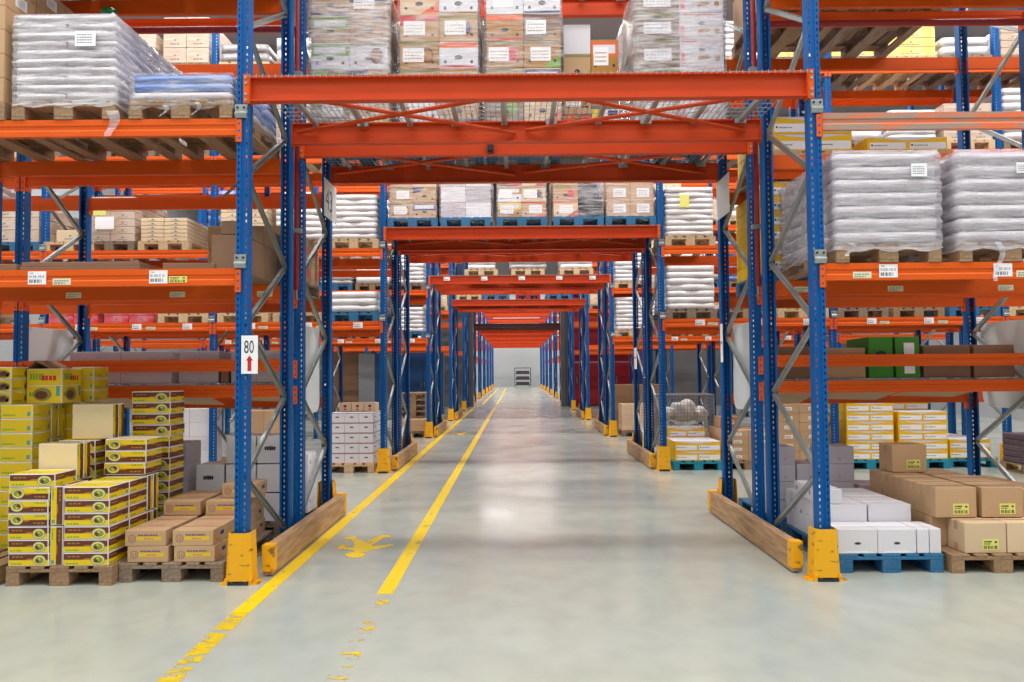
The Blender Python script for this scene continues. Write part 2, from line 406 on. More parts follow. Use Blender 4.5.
        for nm, W in (('front', w), ('right', d)):
            f = F[nm]; f.rect(W*.36, h*.5, W*.62, h*.64, 1); f.rect(W*.46, h*.52, W*.52, h*.62, 4, .001)
            f.rect(.003, .004, W-.003, h*.06, 2); f.rect(.003, h*.94, W-.003, h*.985, 3)
    elif kind == 'red_print':
        mats = ['card_pale', 'red_print', 'brown_print']
        f = F['front']; f.oval(w*.5, h*.62, w*.14, h*.16, 2); f.oval(w*.5, h*.25, w*.1, h*.1, 1)
    elif kind == 'yellow_white':  # yellow display carton with white lettering panel
        mats = ['yellow_warm', 'paper', 'ink_soft', 'blue_print', 'white_card']
        f = F['front']; n = 2
        for i in range(n):
            a = w/n*i
            f.rect(a+w*.03, h*.12, a+w/n-w*.02, h*.6, 1); f.oval(a+w*.06, h*.4, .01, .01, 3); f.dashes(a+w*.09, h*.34, a+w*.26, h*.41, 2, 6, rng=R)
        f.poly([(.004, h*.99), (w/2, h*.74), (w-.004, h*.99)], 4, .0008)
        F['top'].rect(.003, .003, w-.003, d-.003, 4)
    elif kind == 'labelled':   # kraft with a white address label
        mats = ['card', 'paper', 'ink', 'tape']
        f = F['front']; f.rect(w*.38, h*.3, w*.72, h*.66, 1); f.dashes(w*.42, h*.5, w*.68, h*.56, 2, 4, .001, rng=R); f.bars(w*.42, h*.36, w*.66, h*.46, 2, 12)
        F['top'].rect(0, d/2-.025, w, d/2+.025, 3)
    elif kind == 'multi':      # fruit cartons of every print
        base = ['card', 'card', 'white_card', 'card_dark', 'card_pale', 'gold_print', 'card'][R.randrange(7)]
        acc = [['yellow_print', 'blue_print'], ['orange_print', 'red_print'], ['green_print', 'olive_print'], ['red_print', 'pink_print'], ['blue_print', 'gold_print'], ['gold_print', 'brown_print']][R.randrange(6)]
        mats = [base, acc[0], acc[1], 'paper', 'ink', 'olive_print', 'white_card']
        for nm, W in (('front', w), ('right', d), ('left', d)):
            f = F[nm]; st = R.randrange(5)
            if st == 0: f.rect(.004, h*.78, W-.004, h*.97, 1); f.rect(.004, h*.04, W-.004, h*.12, 2)
            elif st == 1: f.poly([(.004, h*.98), (.004, h*.6), (W*.3, h*.7), (W*.5, h*.98)], 1); f.rect(W*.6, h*.8, W-.01, h*.96, 2)
            elif st == 2: f.rect(.004, h*.5, W-.004, h*.95, 1); f.rect(W*.08, h*.6, W*.9, h*.85, 6, .001)
            elif st == 3: f.oval(W*.7, h*.5, W*.16, h*.3, 2); f.oval(W*.7, h*.5, W*.12, h*.22, 1, .0014); f.rect(.004, h*.88, W-.004, h*.97, 5)
            else: f.poly([(W*.5, .004), (W-.004, .004), (W-.004, h*.5)], 1); f.rect(.004, h*.9, W-.004, h*.98, 2)
            f.oval(W*.5, h*.42, W*.1, h*.08, 4, .002)
            f.oval(W*.16, h*.25, .014, .016, 4, .002); f.oval(W*.84, h*.25, .014, .016, 4, .002)
        if R.random() < .55:
            a = w*R.uniform(.05, .3); F['front'].rect(a, h*.25, a+w*.55, h*.78, 3, .0028)
            for i in range(3): F['front'].dashes(a+w*.05, h*(.36+.12*i), a+w*.5, h*(.39+.12*i), 0, 6, .0032, rng=R)
    elif kind == 'papered':    # brown fruit carton with a paper sheet
        mats = ['card_dark', 'paper', 'ink', 'olive_print', 'ink_soft']
        f = F['front']; f.rect(.004, h*.82, w-.004, h*.98, 3); f.oval(w*.5, h*.8, w*.1, h*.09, 2, .002); f.rect(w*.2, h*.22, w*.82, h*.66, 1, .0028)
        for i in range(3): f.dashes(w*.25, h*(.3+.12*i), w*.75, h*(.33+.12*i), 4, 6, .0032, rng=R)
    elif kind == 'white_red':
        mats = ['white_card', 'pink_print', 'gold_print', 'ink_soft']
        for nm, W in (('front', w), ('right', d)):
            f = F[nm]; f.rect(W*.05, h*.9, W*.95, h*.95, 1); f.rect(W*.03, h*.1, W*.12, h*.5, 1); f.poly([(W*.4, h*.2), (W*.7, h*.3), (W*.65, h*.42), (W*.42, h*.36)], 2); f.oval(W*.85, h*.3, W*.06, h*.12, 2); f.oval(W*.5, h*.6, W*.08, h*.07, 3)
    elif kind == 'green':
        mats = ['green_card', 'ink', 'paper']
        f = F['front']; f.oval(w*.5, h*.5, w*.28, h*.16, 1); f.dashes(w*.3, h*.45, w*.7, h*.56, 0, 4, .0012, rng=R)
        if seed: f.rect(w*.35, h*.1, w*.78, h*.42, 2, .002); f.rect(w*.35, h*.55, w*.78, h*.85, 2, .002)
    me = mb.mesh('carton_'+kind, mats)
    _cm[key] = me
    return me

def carton(kind, x, y, z, w, d, h, label, group, seed=0, rot=(0, 0, 0), cat='carton', name='carton'):
    """x,y: centre of the base; z: base. g is a hair smaller than the cell, so neighbours do not touch"""
    nm = {'printed': 'printed_carton', 'yellow': 'yellow_carton', 'redlogo': 'kraft_carton', 'brown': 'brown_carton', 'brown_pale': 'brown_carton', 'brown_dark': 'brown_carton', 'white': 'white_carton',
          'white_handle': 'white_carton', 'white_print': 'white_carton', 'grey': 'grey_carton', 'white_wine': 'white_carton', 'red_print': 'kraft_carton', 'yellow_white': 'display_carton', 'labelled': 'labelled_carton', 'multi': 'fruit_carton', 'papered': 'fruit_carton', 'white_red': 'fruit_carton', 'green': 'green_carton'}[kind]
    o = link(nm, carton_mesh(kind, w-.004, d-.004, h-.002, seed), None, (x, y, z), rot)
    return tag(o, label, cat, group)

def sticker_mesh(w, h, kind):
    key = ('st', w, h, kind)
    if key in _cm: return _cm[key]
    mb = MB(); mb.box(-w/2, w/2, -.0015, 0, -h/2, h/2, 0)
    f = Face(mb, (-w/2, -.0015, -h/2), (1, 0, 0), (0, 0, 1), (0, -1, 0))
    mats = {'y': ['label_yellow', 'ink'], 'c': ['label_cream', 'ink_soft'], 'w': ['paper', 'ink'], 'p': ['paper', 'ink_soft']}[kind[0]]
    if kind[0] == 'w' and len(kind) > 1:
        f.text(kind[1:], w*.06, h*.5, h*.2, 1, .0008, min(1, w*.88/(glyphs(kind[1:])[2]*h*.2))); f.dashes(w*.1, h*.84, w*.3, h*.9, 1, 3); f.bars(w*.08, h*.12, w*.76, h*.38, 1, 16)
    elif kind[0] == 'y':
        f.dashes(w*.1, h*.7, w*.6, h*.82, 1, 4); f.dashes(w*.1, h*.52, w*.5, h*.6, 1, 4); f.bars(w*.08, h*.1, w*.9, h*.4, 1, 20); f.rect(w*.75, h*.65, w*.9, h*.8, 1, .001)
    elif kind[0] == 'c':
        f.dashes(w*.1, h*.55, w*.9, h*.7, 1, 6); f.bars(w*.08, h*.12, w*.7, h*.4, 1, 16)
    else:
        for i in range(4): f.dashes(w*.1, h*(.2+.17*i), w*.85, h*(.26+.17*i), 1, 6)
    _cm[key] = mb.mesh('label_sticker', mats)
    return _cm[key]
def sticker(parent, x, y, z, w, h, kind, rz=0, name='label_sticker', label=None):
    o = link(name, sticker_mesh(w, h, kind), parent, (x, y, z), (0, 0, rz))
    if label: o['label'] = label
    return o

# ------------------------------------------------------------------ the building
XL, XR, YB, YE, ZC = -12.0, 17.0, -10.0, 70.0, 10.2
mb = MB(); mb.box(XL, XR, YB, YE, -.2, 0); struct('floor', mb.mesh('floor', ['floor']))
mb = MB(); mb.box(XL, XR, YB, YE, ZC, ZC+.2)
for i in range(27): mb.box(XL, XR, YB+i*3, YB+i*3+.18, ZC-.35, ZC)
struct('ceiling', mb.mesh('ceiling', ['ceil_light']))
for nm, b in (('wall_left', (XL-.2, XL, YB, YE)), ('wall_right', (XR, XR+.2, YB, YE)), ('wall_back', (XL, XR, YB-.2, YB)), ('wall_end', (XL, XR, YE, YE+.2))):
    mb = MB(); mb.box(*b, 0, ZC); struct(nm, mb.mesh(nm, ['wall_light']))
mat('trim_dark', srgb(92, 84, 84), .6, noise=.2, nscale=2)
# fire wall across the hall with the aisle opening
YW = 28.25
mb = MB()
mb.box(XL, .08, YW, YW+.35, 0, ZC); mb.box(4.2, XR, YW, YW+.35, 0, ZC); mb.box(.08, 4.2, YW, YW+.35, 5.2, ZC)
struct('wall_partition', mb.mesh('wall_partition', ['conc_wall']))
mb = MB(); mb.box(.08, .2, YW-.14, YW+.4, 0, 5.2); struct('trim_1', mb.mesh('trim_1', ['trim_dark'], .01))
mb = MB(); mb.box(4.1, 4.3, YW-.14, YW+.4, 0, 5.2); struct('trim_2', mb.mesh('trim_2', ['trim_dark'], .01))

def slide_door(x0, x1, label):
    t = empty('sliding_fire_door', ((x0+x1)/2, YW-.1, 0)); tag(t, label, 'door')
    W = x1-x0; n = 3; zs = [.06, 1.95, 3.5, 5.1]
    for i in range(3):
        mb = MB(); mb.box(-W/2, W/2, -.05, .05, zs[i], zs[i+1]-.03); link('door_panel', mb.mesh('door_panel', ['door_red'], .008), t)
    mb = MB(); 
    for z in zs[1:3]: mb.box(-W/2, W/2, -.06, .05, z-.03, z)
    mb.box(-W/2-.05, -W/2, -.06, .05, .02, 5.15)
    link('door_frame', mb.mesh('door_frame', ['grey_steel']), t)
    mb = MB(); mb.box(-W/2+.25, -W/2+.31, -.1, -.06, 1.0, 1.3); link('handle', mb.mesh('handle', ['steel'], .01), t)
slide_door(4.5, 6.1, 'tall red sliding fire door beside the aisle opening in the dark wall')
slide_door(6.25, 7.9, 'red sliding fire door standing behind racks, second one from the aisle opening')

# ------------------------------------------------------------------ racking
PITCH = 6.282
UH = 7.2
def upright_mesh():
    """slotted omega post: front face towards -y, slots are real openings"""
    mb = MB(); p = .05; n = int(UH/p); w = .047; D = .09; y0 = -.05
    def strip(a, b, holed, hs=.022):
        for k in range(n if holed else 1):
            if not holed:
                mb.quad((a[0], a[1], 0), (b[0], b[1], 0), (b[0], b[1], UH), (a[0], a[1], UH))
            else:
                z = k*p
                mb.quad((a[0], a[1], z), (b[0], b[1], z), (b[0], b[1], z+p-hs), (a[0], a[1], z+p-hs))
    pts = [(-w+.018, y0+D, 0), (-w, y0+D, 0), (-w, y0+.056, 0), (-w, y0+.04, 0), (-w, y0, 0), (-w+.011, y0, 0), (-w+.0215, y0, 1), (-.014, y0, 0), (-.010, y0+.007, 0), (.010, y0+.007, 0),
           (.014, y0, 0), (w-.0215, y0, 0), (w-.011, y0, 1), (w, y0, 0), (w, y0+.04, 0), (w, y0+.056, 0), (w, y0+D, 0), (w-.018, y0+D, 0)]
    for i in range(1, len(pts)):
        strip(pts[i-1], pts[i], pts[i][2] == 1)
    me = mb.mesh('upright', ['blue'])
    return me
UPM = upright_mesh()
mb = MB(); mb.box(-.075, .075, -.085, .075, 0, .008); mb.tube((-.05, -.07, .008), (-.05, -.07, .03), .01, 6, 1); mb.tube((.05, -.07, .008), (.05, -.07, .03), .01, 6, 1)
FOOTM = mb.mesh('base_plate', ['dark_steel', 'steel'])

_bm = {}
def beam_mesh(L, h, kind, m):
    key = (round(L, 3), h, kind, m)
    if key in _bm: return _bm[key]
    mb = MB()
    if kind == 'I':
        mb.box(-L/2, L/2, -.05, .03, -.012, 0); mb.box(-L/2, L/2, -.05, .03, -h, -h+.012); mb.box(-L/2, L/2, -.012, -.004, -h+.012, -.012)
        for s in (-1, 1): mb.box(s*L/2-(.01 if s > 0 else 0), s*L/2+(.01 if s < 0 else 0), -.05, .03, -h+.012, -.012)
    else:
        k = h/.13
        mb.prism([(-.05, -h), (-.05, -h+.04*k), (-.042, -h+.05*k), (-.042, -.055*k), (-.05, -.045*k), (-.05, 0), (0, 0), (0, -h)], -L/2, L/2)
    _bm[key] = mb.mesh('beam', [m]); return _bm[key]
def conn_mesh(kind, side):
    key = ('c', kind, side)
    if key in _bm: return _bm[key]
    mb = MB(); z1, z0 = (.012, -.215) if kind == 'I' else (-.012, -.185)
    if side < 0:
        mb.box(-.04, .002, -.062, -.0515, z0, z1); mb.box(.0, .006, -.062, .02, z0, z1)
    else:
        mb.box(-.002, .04, -.062, -.0515, z0, z1); mb.box(-.006, .0, -.062, .02, z0, z1)
    x = -.021 if side < 0 else .021
    if kind == 'I':
        for z in (z0+.025, z0+.07, z1-.07, z1-.025): mb.tube((x, -.07, z), (x, -.062, z), .011, 8, 1)
    else:
        for z in (z0+.03, z0+.086, z0+.142): mb.tube((x, -.063, z), (x, -.062, z), .009, 8, 2)
    _bm[key] = mb.mesh('end_connector', ['orange', 'galv', 'blue']); return _bm[key]
mb = MB(); mb.prism([(-.062, 0), (-.075, .03), (-.075, .036), (-.062, .05), (-.062, .105), (-.0515, .105), (-.0515, 0)], -.045, .045)
for x in (-.025, .025): mb.tube((x, -.07, .08), (x, -.062, .08), .009, 8, 1)
CLAMP = mb.mesh('clamp_bracket', ['galv', 'dark_steel'])
_br = {}
def brace_mesh(dy, dz):
    key = (round(dy, 3), round(dz, 3))
    if key in _br: return _br[key]
    mb = MB(); p0 = Vector((0, 0, 0)); p1 = Vector((0, dy, dz)); d = (p1-p0).normalized(); nrm = Vector((1, 0, 0)); sd = d.cross(nrm)
    # a cold-formed channel, open on one side
    for a, b in ((-.020, -.017), (.017, .020)):
        mb.bar(p0+sd*((a+b)/2)+nrm*.0, p1+sd*((a+b)/2), .003, .03, 0, nrm) if False else mb.bar(p0+sd*((a+b)/2), p1+sd*((a+b)/2), .004, .03, 0, nrm)
    mb.bar(p0-nrm*.013, p1-nrm*.013, .04, .004, 0, nrm)
    for p in (p0, p1): mb.tube(p-nrm*.02, p+nrm*.02, .009, 8, 1)
    _br[key] = mb.mesh('brace', ['galv', 'steel']); return _br[key]

def lattice_mesh(D, start):
    key = ('lat', D, start)
    if key in _br: return _br[key]
    mb = MB(); z = .2; s = start
    while z < UH-.6:
        y0, y1 = (D-.06, .04) if s else (.04, D-.06)
        mb.bar((0, y0, z), (0, y1, z+.585), .03, .045, 0); z += .585; s = 1-s
    _br[key] = mb.mesh('bracing', ['galv']); return _br[key]

SIDE = [2.385, 3.545, 5.05, 6.42]
BRZ = 3.873
ROWN = ['first', 'second', 'third', 'fourth', 'fifth', 'sixth', 'seventh', 'eighth', 'ninth', 'tenth', 'eleventh']

def add_beam(rack, x0, x1, y, zt, h, kind, m, rear, conns=True):
    L = x1-x0-.094
    b = link('beam', beam_mesh(L, h, kind, m), rack, ((x0+x1)/2, y, zt), (0, 0, PI if rear else 0))
    if conns:
        link('end_connector', conn_mesh(kind, -1), b, (-L/2, 0, 0)); link('end_connector', conn_mesh(kind, 1), b, (L/2, 0, 0))
    return b

def rack(row, back, frames, levels=SIDE, near=True, bridge=(BRZ,), bh=.192):
    D = 1.07 if back else 1.10
    y = PITCH*row + (1.53 if back else 0)
    t = empty('pallet_rack', (0, y, 0))
    lab = f"{'rear' if back else 'front'} pallet rack of the {ROWN[row]} double row from the camera, blue posts, orange beams"
    tag(t, lab, 'pallet rack', None)
    for x in frames:
        for yy, r in ((0, 0), (D, PI)):
            u = link('upright', UPM, t, (x, yy, .008), (0, 0, r))
            if row < 4: link('base_plate', FOOTM, u, (0, 0, -.008))
        if near:
            z = .2; s = 1 if not back else 0   # s: this brace starts at the rear post
            while z < (5.6 if row else 6.2):
                y0, y1 = (D-.05, .03) if s else (.03, D-.05)
                link('brace', brace_mesh(y1-y0, .585), t, (x+(.016 if s else -.016)*0, y0, z)); z += .585; s = 1-s
        else:
            link('bracing', lattice_mesh(D, 0 if back else 1), t, (x, 0, 0))
    beams = {}
    for i in range(len(frames)-1):
        x0, x1 = frames[i], frames[i+1]
        br = (x0 == 0)
        for zt in (bridge if br else levels):
            for rear in (0, 1):
                m = 'orange_shaded' if br else 'orange'
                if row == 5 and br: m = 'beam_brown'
                if row == 0 and not back and not rear and zt == 3.545 and x0 == 4.4: m = 'orange_worn'
                beams[(x0, zt, rear)] = add_beam(t, x0, x1, D if rear else 0, zt, bh if br else .13, 'I' if br else 'S', m, rear, row < 3)
            if br and row < 4:     # diagonal tubes under the deck, deck carriers
                for a in (0, 1):
                    xa = x0+.1+a*2.1
                    for p, q in (((xa, .02, zt-.09), (xa+2.0, D-.02, zt-.11)), ((xa, D-.02, zt-.085), (xa+2.0, .02, zt-.13))):
                        mb = MB(); mb.tube(p, q, .018, 10); link('diagonal_tube', mb.mesh('diagonal_tube', ['orange_shaded']), t)
                if row < 2:
                    for k in range(10):
                        xc = x0+.28+k*.43
                        mb = MB(); mb.box(xc-.02, xc+.02, .04, D-.04, zt-.045, zt-.012); mb.box(xc-(.05 if k % 2 else .025), xc+(.05 if k % 2 else .025), D-.075, D-.045, zt-.05, zt-.004); link('deck_carrier', mb.mesh('deck_carrier', ['galv']), t)
    if row < 3 and not back:
        for x in frames:
            for zt in levels[:2]:
                link('clamp_bracket', CLAMP, t, (x-.012 if x <= 0 else x+.012, 0, zt+.0))
    return t, beams

mat('green_plastic', srgb(20, 150, 90), .3)
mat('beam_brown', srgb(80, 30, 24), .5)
FR0 = [-5.4, -2.7, 0, 4.4, 7.1, 9.8]
FR1 = [-8.1, -5.4, -2.7, 0, 4.4, 7.1, 9.8, 12.5]
FRF = [-2.7, 0, 4.4, 7.1]
RACKS = {}
for row in range(11):
    fr = FR0 if row == 0 else FR1 if row < 4 else FRF
    for back in (0, 1):
        RACKS[row, back] = rack(row, back, fr, near=row < 3, bridge=() if row == 4 else (BRZ, 5.75) if (row == 0 and back) else (BRZ, 5.4) if row > 5 else (BRZ,))
# low picking shelf and guard rail of the nearest rear rack
t, beams0b = RACKS[0, 1]
for x0, x1 in ((-5.4, -2.7), (-2.7, 0), (4.4, 7.1), (7.1, 9.8)):
    for zt, rear in ((1.467, 0), (1.715, 0), (1.315, 1)):
        add_beam(t, x0, x1, 1.07 if rear else 0, zt, .115, 'S', 'orange', rear)
# location stickers on the nearest front rack
beams0f = RACKS[0, 0][1]
def on_beam(b, xw, kind, w, h, dz=0):
    sticker(b, xw-b.location.x, -.0505, -.062+dz, w, h, kind)
bL = beams0f[-2.7, 2.385, 0]; bR = beams0f[4.4, 2.385, 0]
for xw, code in ((-1.57, '0134-10-0'), (-.64, '0130-C-0')): on_beam(bL, xw, 'w'+code, .14, .1)
on_beam(bL, -1.38, 'c', .14, .05, -.03); on_beam(bL, -.49, 'y', .14, .05, -.02)
for xw, code in ((4.93, '0320-10-0'), (5.8, '0320-20-0')): on_beam(bR, xw, 'w'+code, .14, .1)
on_beam(bR, 4.73, 'c', .14, .05, -.03); on_beam(bR, 5.98, 'c', .16, .05, -.03)
bL2 = RACKS[0, 0][1][-2.7, 2.385, 1]; bR2 = RACKS[0, 0][1][4.4, 2.385, 1]
for b, xs in ((bL2, (-1.95, -1.0, -.2)), (bR2, (4.7, 5.55, 6.55))):
    for xw in xs:
        o = sticker(b, -(xw-b.location.x), .0015, -.08, .14, .05, 'c', PI); o.location.y = .0005
for row in (1, 2):
    for x0 in (-5.4, -2.7, 4.4, 7.1):
        for zt in (2.385,):
            b = RACKS[row, 0][1][x0, zt, 0]
            for k, xo in enumerate((-.75, .15, .95)): sticker(b, xo, -.0505, -.062, .15, .09, 'w' + '0%d%d-%d0-0' % (row+2, 4+k, k+1)); 
            for k, xo in enumerate((-.55, .37)): sticker(b, xo, -.0505, -.085, .15, .045, 'c')
b = RACKS[2, 0][1][0, BRZ, 0]
for xo in (-1.75, -.85, .05, .95, 1.75): sticker(b, xo, -.052, -.07, .15, .09, 'w03-2')

# wire mesh deck panels over the aisle
mb = MB()
for i in range(18): mb.box(-.42+i*.0494-.0022, -.42+i*.0494+.0022, -.075, 1.155, 0, .0045)
for i in range(12): mb.box(-.425, .425, -.03+i*.102-.0022, -.03+i*.102+.0022, .0045, .009)
for i in range(18): mb.box(-.42+i*.0494-.0022, -.42+i*.0494+.0022, -.075, -.0705, -.025, 0); 
DECK = mb.mesh('wire_mesh_deck', ['galv'])
for row in (0, 1, 2, 3):
    for back in (0, 1):
        if row > 1 and back: continue
        for k in range(5):
            D = 1.07 if back else 1.1
            o = link('wire_mesh_deck', DECK, None, (.48+k*.86, PITCH*row+(1.53 if back else 0), BRZ+.001)); o.scale = (1, (D+.02)/1.1, 1)
            tag(o, f"wire mesh deck panel, {ORD[k]} from the walkway side, {'rear' if back else 'front'} aisle bridge, {ROWN[row]} rack row", 'mesh deck', 'wire mesh decks over the aisle')

# sprinkler pipes in the flue between the racks of the nearest row
for sgn, xs, lab in ((-1, (-8.0, .03), 'red sprinkler branch pipe with drop, between the racks on the walkway side'), (1, (4.37, 12.0), 'red sprinkler branch pipe with drop, between the racks across the aisle')):
    t = empty('sprinkler_pipe', (xs[1] if sgn < 0 else xs[0], 1.31, 0)); tag(t, lab, 'pipe', 'sprinkler pipes of the nearest racks')
    mb = MB(); mb.tube((0, 0, 4.86), (sgn*6.5, 0, 4.86), .03, 12); link('branch_pipe', mb.mesh('branch_pipe', ['sprinkler_red']), t)
    mb = MB(); mb.tube((0, 0, 2.36), (0, 0, 7.4), .024, 12); link('drop_pipe', mb.mesh('drop_pipe', ['sprinkler_red']), t)
    mb = MB(); mb.tube((0, 0, 2.28), (0, 0, 2.36), .012, 8); mb.tube((0, 0, 2.27), (0, 0, 2.28), .03, 10); link('sprinkler_head', mb.mesh('sprinkler_head', ['steel']), t)
    for z in (2.9, 4.4):
        mb = MB(); mb.box(-.05, .05, -.03, .03, z, z+.04); link('pipe_clip', mb.mesh('pipe_clip', ['galv']), t)

# ------------------------------------------------------------------ floor protection: guards, kick planks
def guard_mesh():
    mb = MB(); T = .006; H = .385; z0 = .03
    def prof(w, c, d): return [(-w/2, d), (-w/2, -.075), (-w/2+c, -.105), (w/2-c, -.105), (w/2, -.075), (w/2, d)]
    for a, b in zip(range(5), range(1, 6)):
        P0 = prof(.2, .03, .05); P1 = prof(.165, .02, .05); Q0 = prof(.2-2*T, .03, .05); Q1 = prof(.165-2*T, .02, .05)
        vs = [(*P0[a], z0), (*P0[b], z0), (*P1[b], H), (*P1[a], H)]
        inn = [(q[0], q[1]+T) for q in Q0]; inn1 = [(q[0], q[1]+T) for q in Q1]
        vs += [(*inn[a], z0), (*inn[b], z0), (*inn1[b], H), (*inn1[a], H)]
        mb.add(vs, [(0, 1, 2, 3), (7, 6, 5, 4), (0, 4, 5, 1), (3, 2, 6, 7), (0, 3, 7, 4), (1, 5, 6, 2)])
    mb.box(-.1, -.078, -.1, .06, 0, .05); mb.box(.078, .1, -.1, .06, 0, .05)
    mb.box(-.145, -.09, -.09, .05, 0, .008); mb.box(.09, .145, -.09, .05, 0, .008)
    return mb.mesh('guard_shell', ['guard_yellow'])
GM = guard_mesh()
mb = MB(); mb.box(-.076, .076, -.0985, -.0875, 0, .02); 
for x in (-.05, .05): mb.tube((x, -.093, .0), (x, -.093, .026), .005, 6, 1)
GB = mb.mesh('guard_foot', ['dark_steel', 'galv'])
def guard(x, y, label, rear=False):
    t = empty('post_guard', (x, y, 0), (0, 0, PI if rear else 0)); tag(t, label, 'post guard', 'yellow post guards')
    link('guard_shell', GM, t); link('guard_foot', GB, t, (0, -.012, 0.0005))
SD = {0: 'walkway-side', 4.4: 'opposite', 7.1: 'outer opposite', -2.7: 'outer walkway-side', 9.8: 'farthest opposite'}
for row in range(11):
    y = PITCH*row
    for x in (0, 4.4) + ((7.1, 9.8) if row == 1 else ()):
        guard(x, y, f"yellow steel guard at the foot of the {SD[x]} front post, {ROWN[row]} rack row")
        if x in (0, 4.4) and row < 4:
            guard(x, y+2.6, f"yellow steel guard at the foot of the {SD[x]} rear post, {ROWN[row]} rack row", True)
for row in range(4):
    y = PITCH*row
    for x, sd in ((.147, 'walkway'), (4.258, 'opposite')):
        t = empty('kick_plank', (x, y+1.43, 0)); tag(t, f"wooden kick plank with yellow end caps along the {sd} side rack base, {ROWN[row]} rack row", 'kick plank', 'kick planks')
        mb = MB(); mb.box(-.04, .04, -1.29, 1.29, .012, .235); link('plank', mb.mesh('plank', ['plank_wood'], .004), t)
        for s in (-1, 1):
            mb = MB(); mb.box(-.045, .045, min(s*1.2, s*1.3), max(s*1.2, s*1.3), .04, .245); link('end_cap', mb.mesh('end_cap', ['guard_yellow'], .003), t)

# ------------------------------------------------------------------ floor markings
def line_mesh(xc0, xc1, y0, y1, w):
    mb = MB(); n = 20
    for i in range(n):
        a = i/n; b = (i+1)/n; ya = y0+(y1-y0)*a; yb = y0+(y1-y0)*b
        xa = xc0+(xc1-xc0)*a; xb = xc0+(xc1-xc0)*b
        mb.add([(xa-w/2, ya, .0012), (xa+w/2, ya, .0012), (xb+w/2, yb, .0012), (xb-w/2, yb, .0012)], [(0, 1, 2, 3)])
    return mb
o = link('walkway_line', line_mesh(.255, .275, -.75, 27.8, .115).mesh('walkway_line', ['line_yellow'])); tag(o, 'yellow painted walkway line beside the wooden kick planks', 'floor line', 'yellow walkway lines')
w_ = link('worn_end', line_mesh(.325, .255, -3.4, -.75, .115).mesh('worn_end', ['line_worn']), o)
o = link('walkway_line', line_mesh(1.14, 1.17, -.35, 27.8, .115).mesh('walkway_line', ['line_yellow'])); tag(o, 'yellow painted walkway line in the open aisle, beyond the walking figure symbol', 'floor line', 'yellow walkway lines')
w_ = link('worn_end', line_mesh(1.16, 1.14, -3.4, -.35, .115).mesh('worn_end', ['line_gone']), o)
for a, (x, y0) in enumerate(((.5, 31), (1.2, 31))):
    o = link('walkway_line', line_mesh(x, x, y0, 66, .115).mesh('walkway_line', ['line_yellow'])); tag(o, ('yellow walkway line beyond the partition wall, along the racks', 'yellow walkway line beyond the partition wall, in the open aisle')[a], 'floor line', 'yellow walkway lines')
# walking figure: outline read off the photograph, laid on the floor
def on_floor(u, v):
    d = f_+r2*((u-512)/770)-u2*((v-341)/770); k = -CAM.z/d.z; p = CAM+d*k; return (p.x, p.y)
Z = lambda a, b: on_floor(320+a/6.4, 500+b/6.4)
body = [(155, 243), (215, 231), (236, 238), (225, 246), (290, 270), (392, 226), (452, 226), (450, 238), (412, 240), (330, 290), (330, 296), (470, 284), (468, 292), (330, 322), (290, 334), (232, 334), (205, 320), (112, 316), (110, 310), (146, 282), (180, 286), (160, 304), (210, 308), (222, 285), (200, 254), (155, 250)]
head = [(226+64*math.cos(2*PI*i/24), 352+19*math.sin(2*PI*i/24)) for i in range(24)]
mb = MB(); 
pts = [Z(*p) for p in body]; mb.add([(x, y, .0016) for x, y in pts], [tuple(range(len(pts)))])
pts = [Z(*p) for p in head]; mb.add([(x, y, .0021) for x, y in pts], [tuple(range(len(pts)))])
me = mb.mesh('floor_pictogram', ['line_yellow'])
bm = bmesh.new(); bm.from_mesh(me); bmesh.ops.triangulate(bm, faces=bm.faces[:]); bmesh.ops.recalc_face_normals(bm, faces=bm.faces[:])
for f in bm.faces:
    if f.normal.z < 0: f.normal_flip()
bm.to_mesh(me); bm.free()
tag(link('floor_pictogram', me), 'yellow walking figure symbol painted on the floor between the walkway lines', 'floor marking')
# a second, fainter one further down
mb = MB(); pts = [Z(*p) for p in body]; mb.add([(x, y+12.5, .0016) for x, y in pts], [tuple(range(len(pts)))]); pts = [Z(*p) for p in head]; mb.add([(x, y+12.5, .0021) for x, y in pts], [tuple(range(len(pts)))])
me = mb.mesh('floor_pictogram', ['line_yellow']); bm = bmesh.new(); bm.from_mesh(me); bmesh.ops.triangulate(bm, faces=bm.faces[:])
bmesh.ops.recalc_face_normals(bm, faces=bm.faces[:]); bm.to_mesh(me); bm.free()
tag(link('floor_pictogram', me), 'small distant yellow figure symbol on the floor between the third rack row posts', 'floor marking')

# ------------------------------------------------------------------ signs and side panels
def plate_sign(name, w, h, loc, rotz, label, draw, mats, bend=0):
    mb = MB(); n = 8
    for i in range(n):
        a0 = -w/2+w*i/n; a1 = -w/2+w*(i+1)/n
        mb.box(a0, a1, -.002, .002, 0, h, 0)
    f = Face(mb, (-w/2, -.002, 0), (1, 0, 0), (0, 0, 1), (0, -1, 0)); draw(f)
    o = link(name, mb.mesh(name, mats), None, loc, (0, 0, rotz)); tag(o, label, 'sign'); return o
def d80(f):
    f.text('80', .022, .155, .098, 1, .001, .56); f.rect(.048, .02, .077, .105, 2, .001); f.poly([(.036, .1), (.089, .1), (.0625, .14)], 2, .001)
o = plate_sign('aisle_sign', .125, .29, (.068, -.069, 1.578), 0, 'small white sign with 80 and a red arrow on the walkway-side front post', d80, ['paper', 'ink', 'red_print'])
def d43(f): f.text('43', .06, .08, .24, 1, .001, .9)
plate_sign('bay_sign', .55, .41, (.062, 2.5, 3.255), PI/2, 'large grey sign reading 43 on the walkway-side rear post, first rack row', d43, ['panel_white', 'ink'])
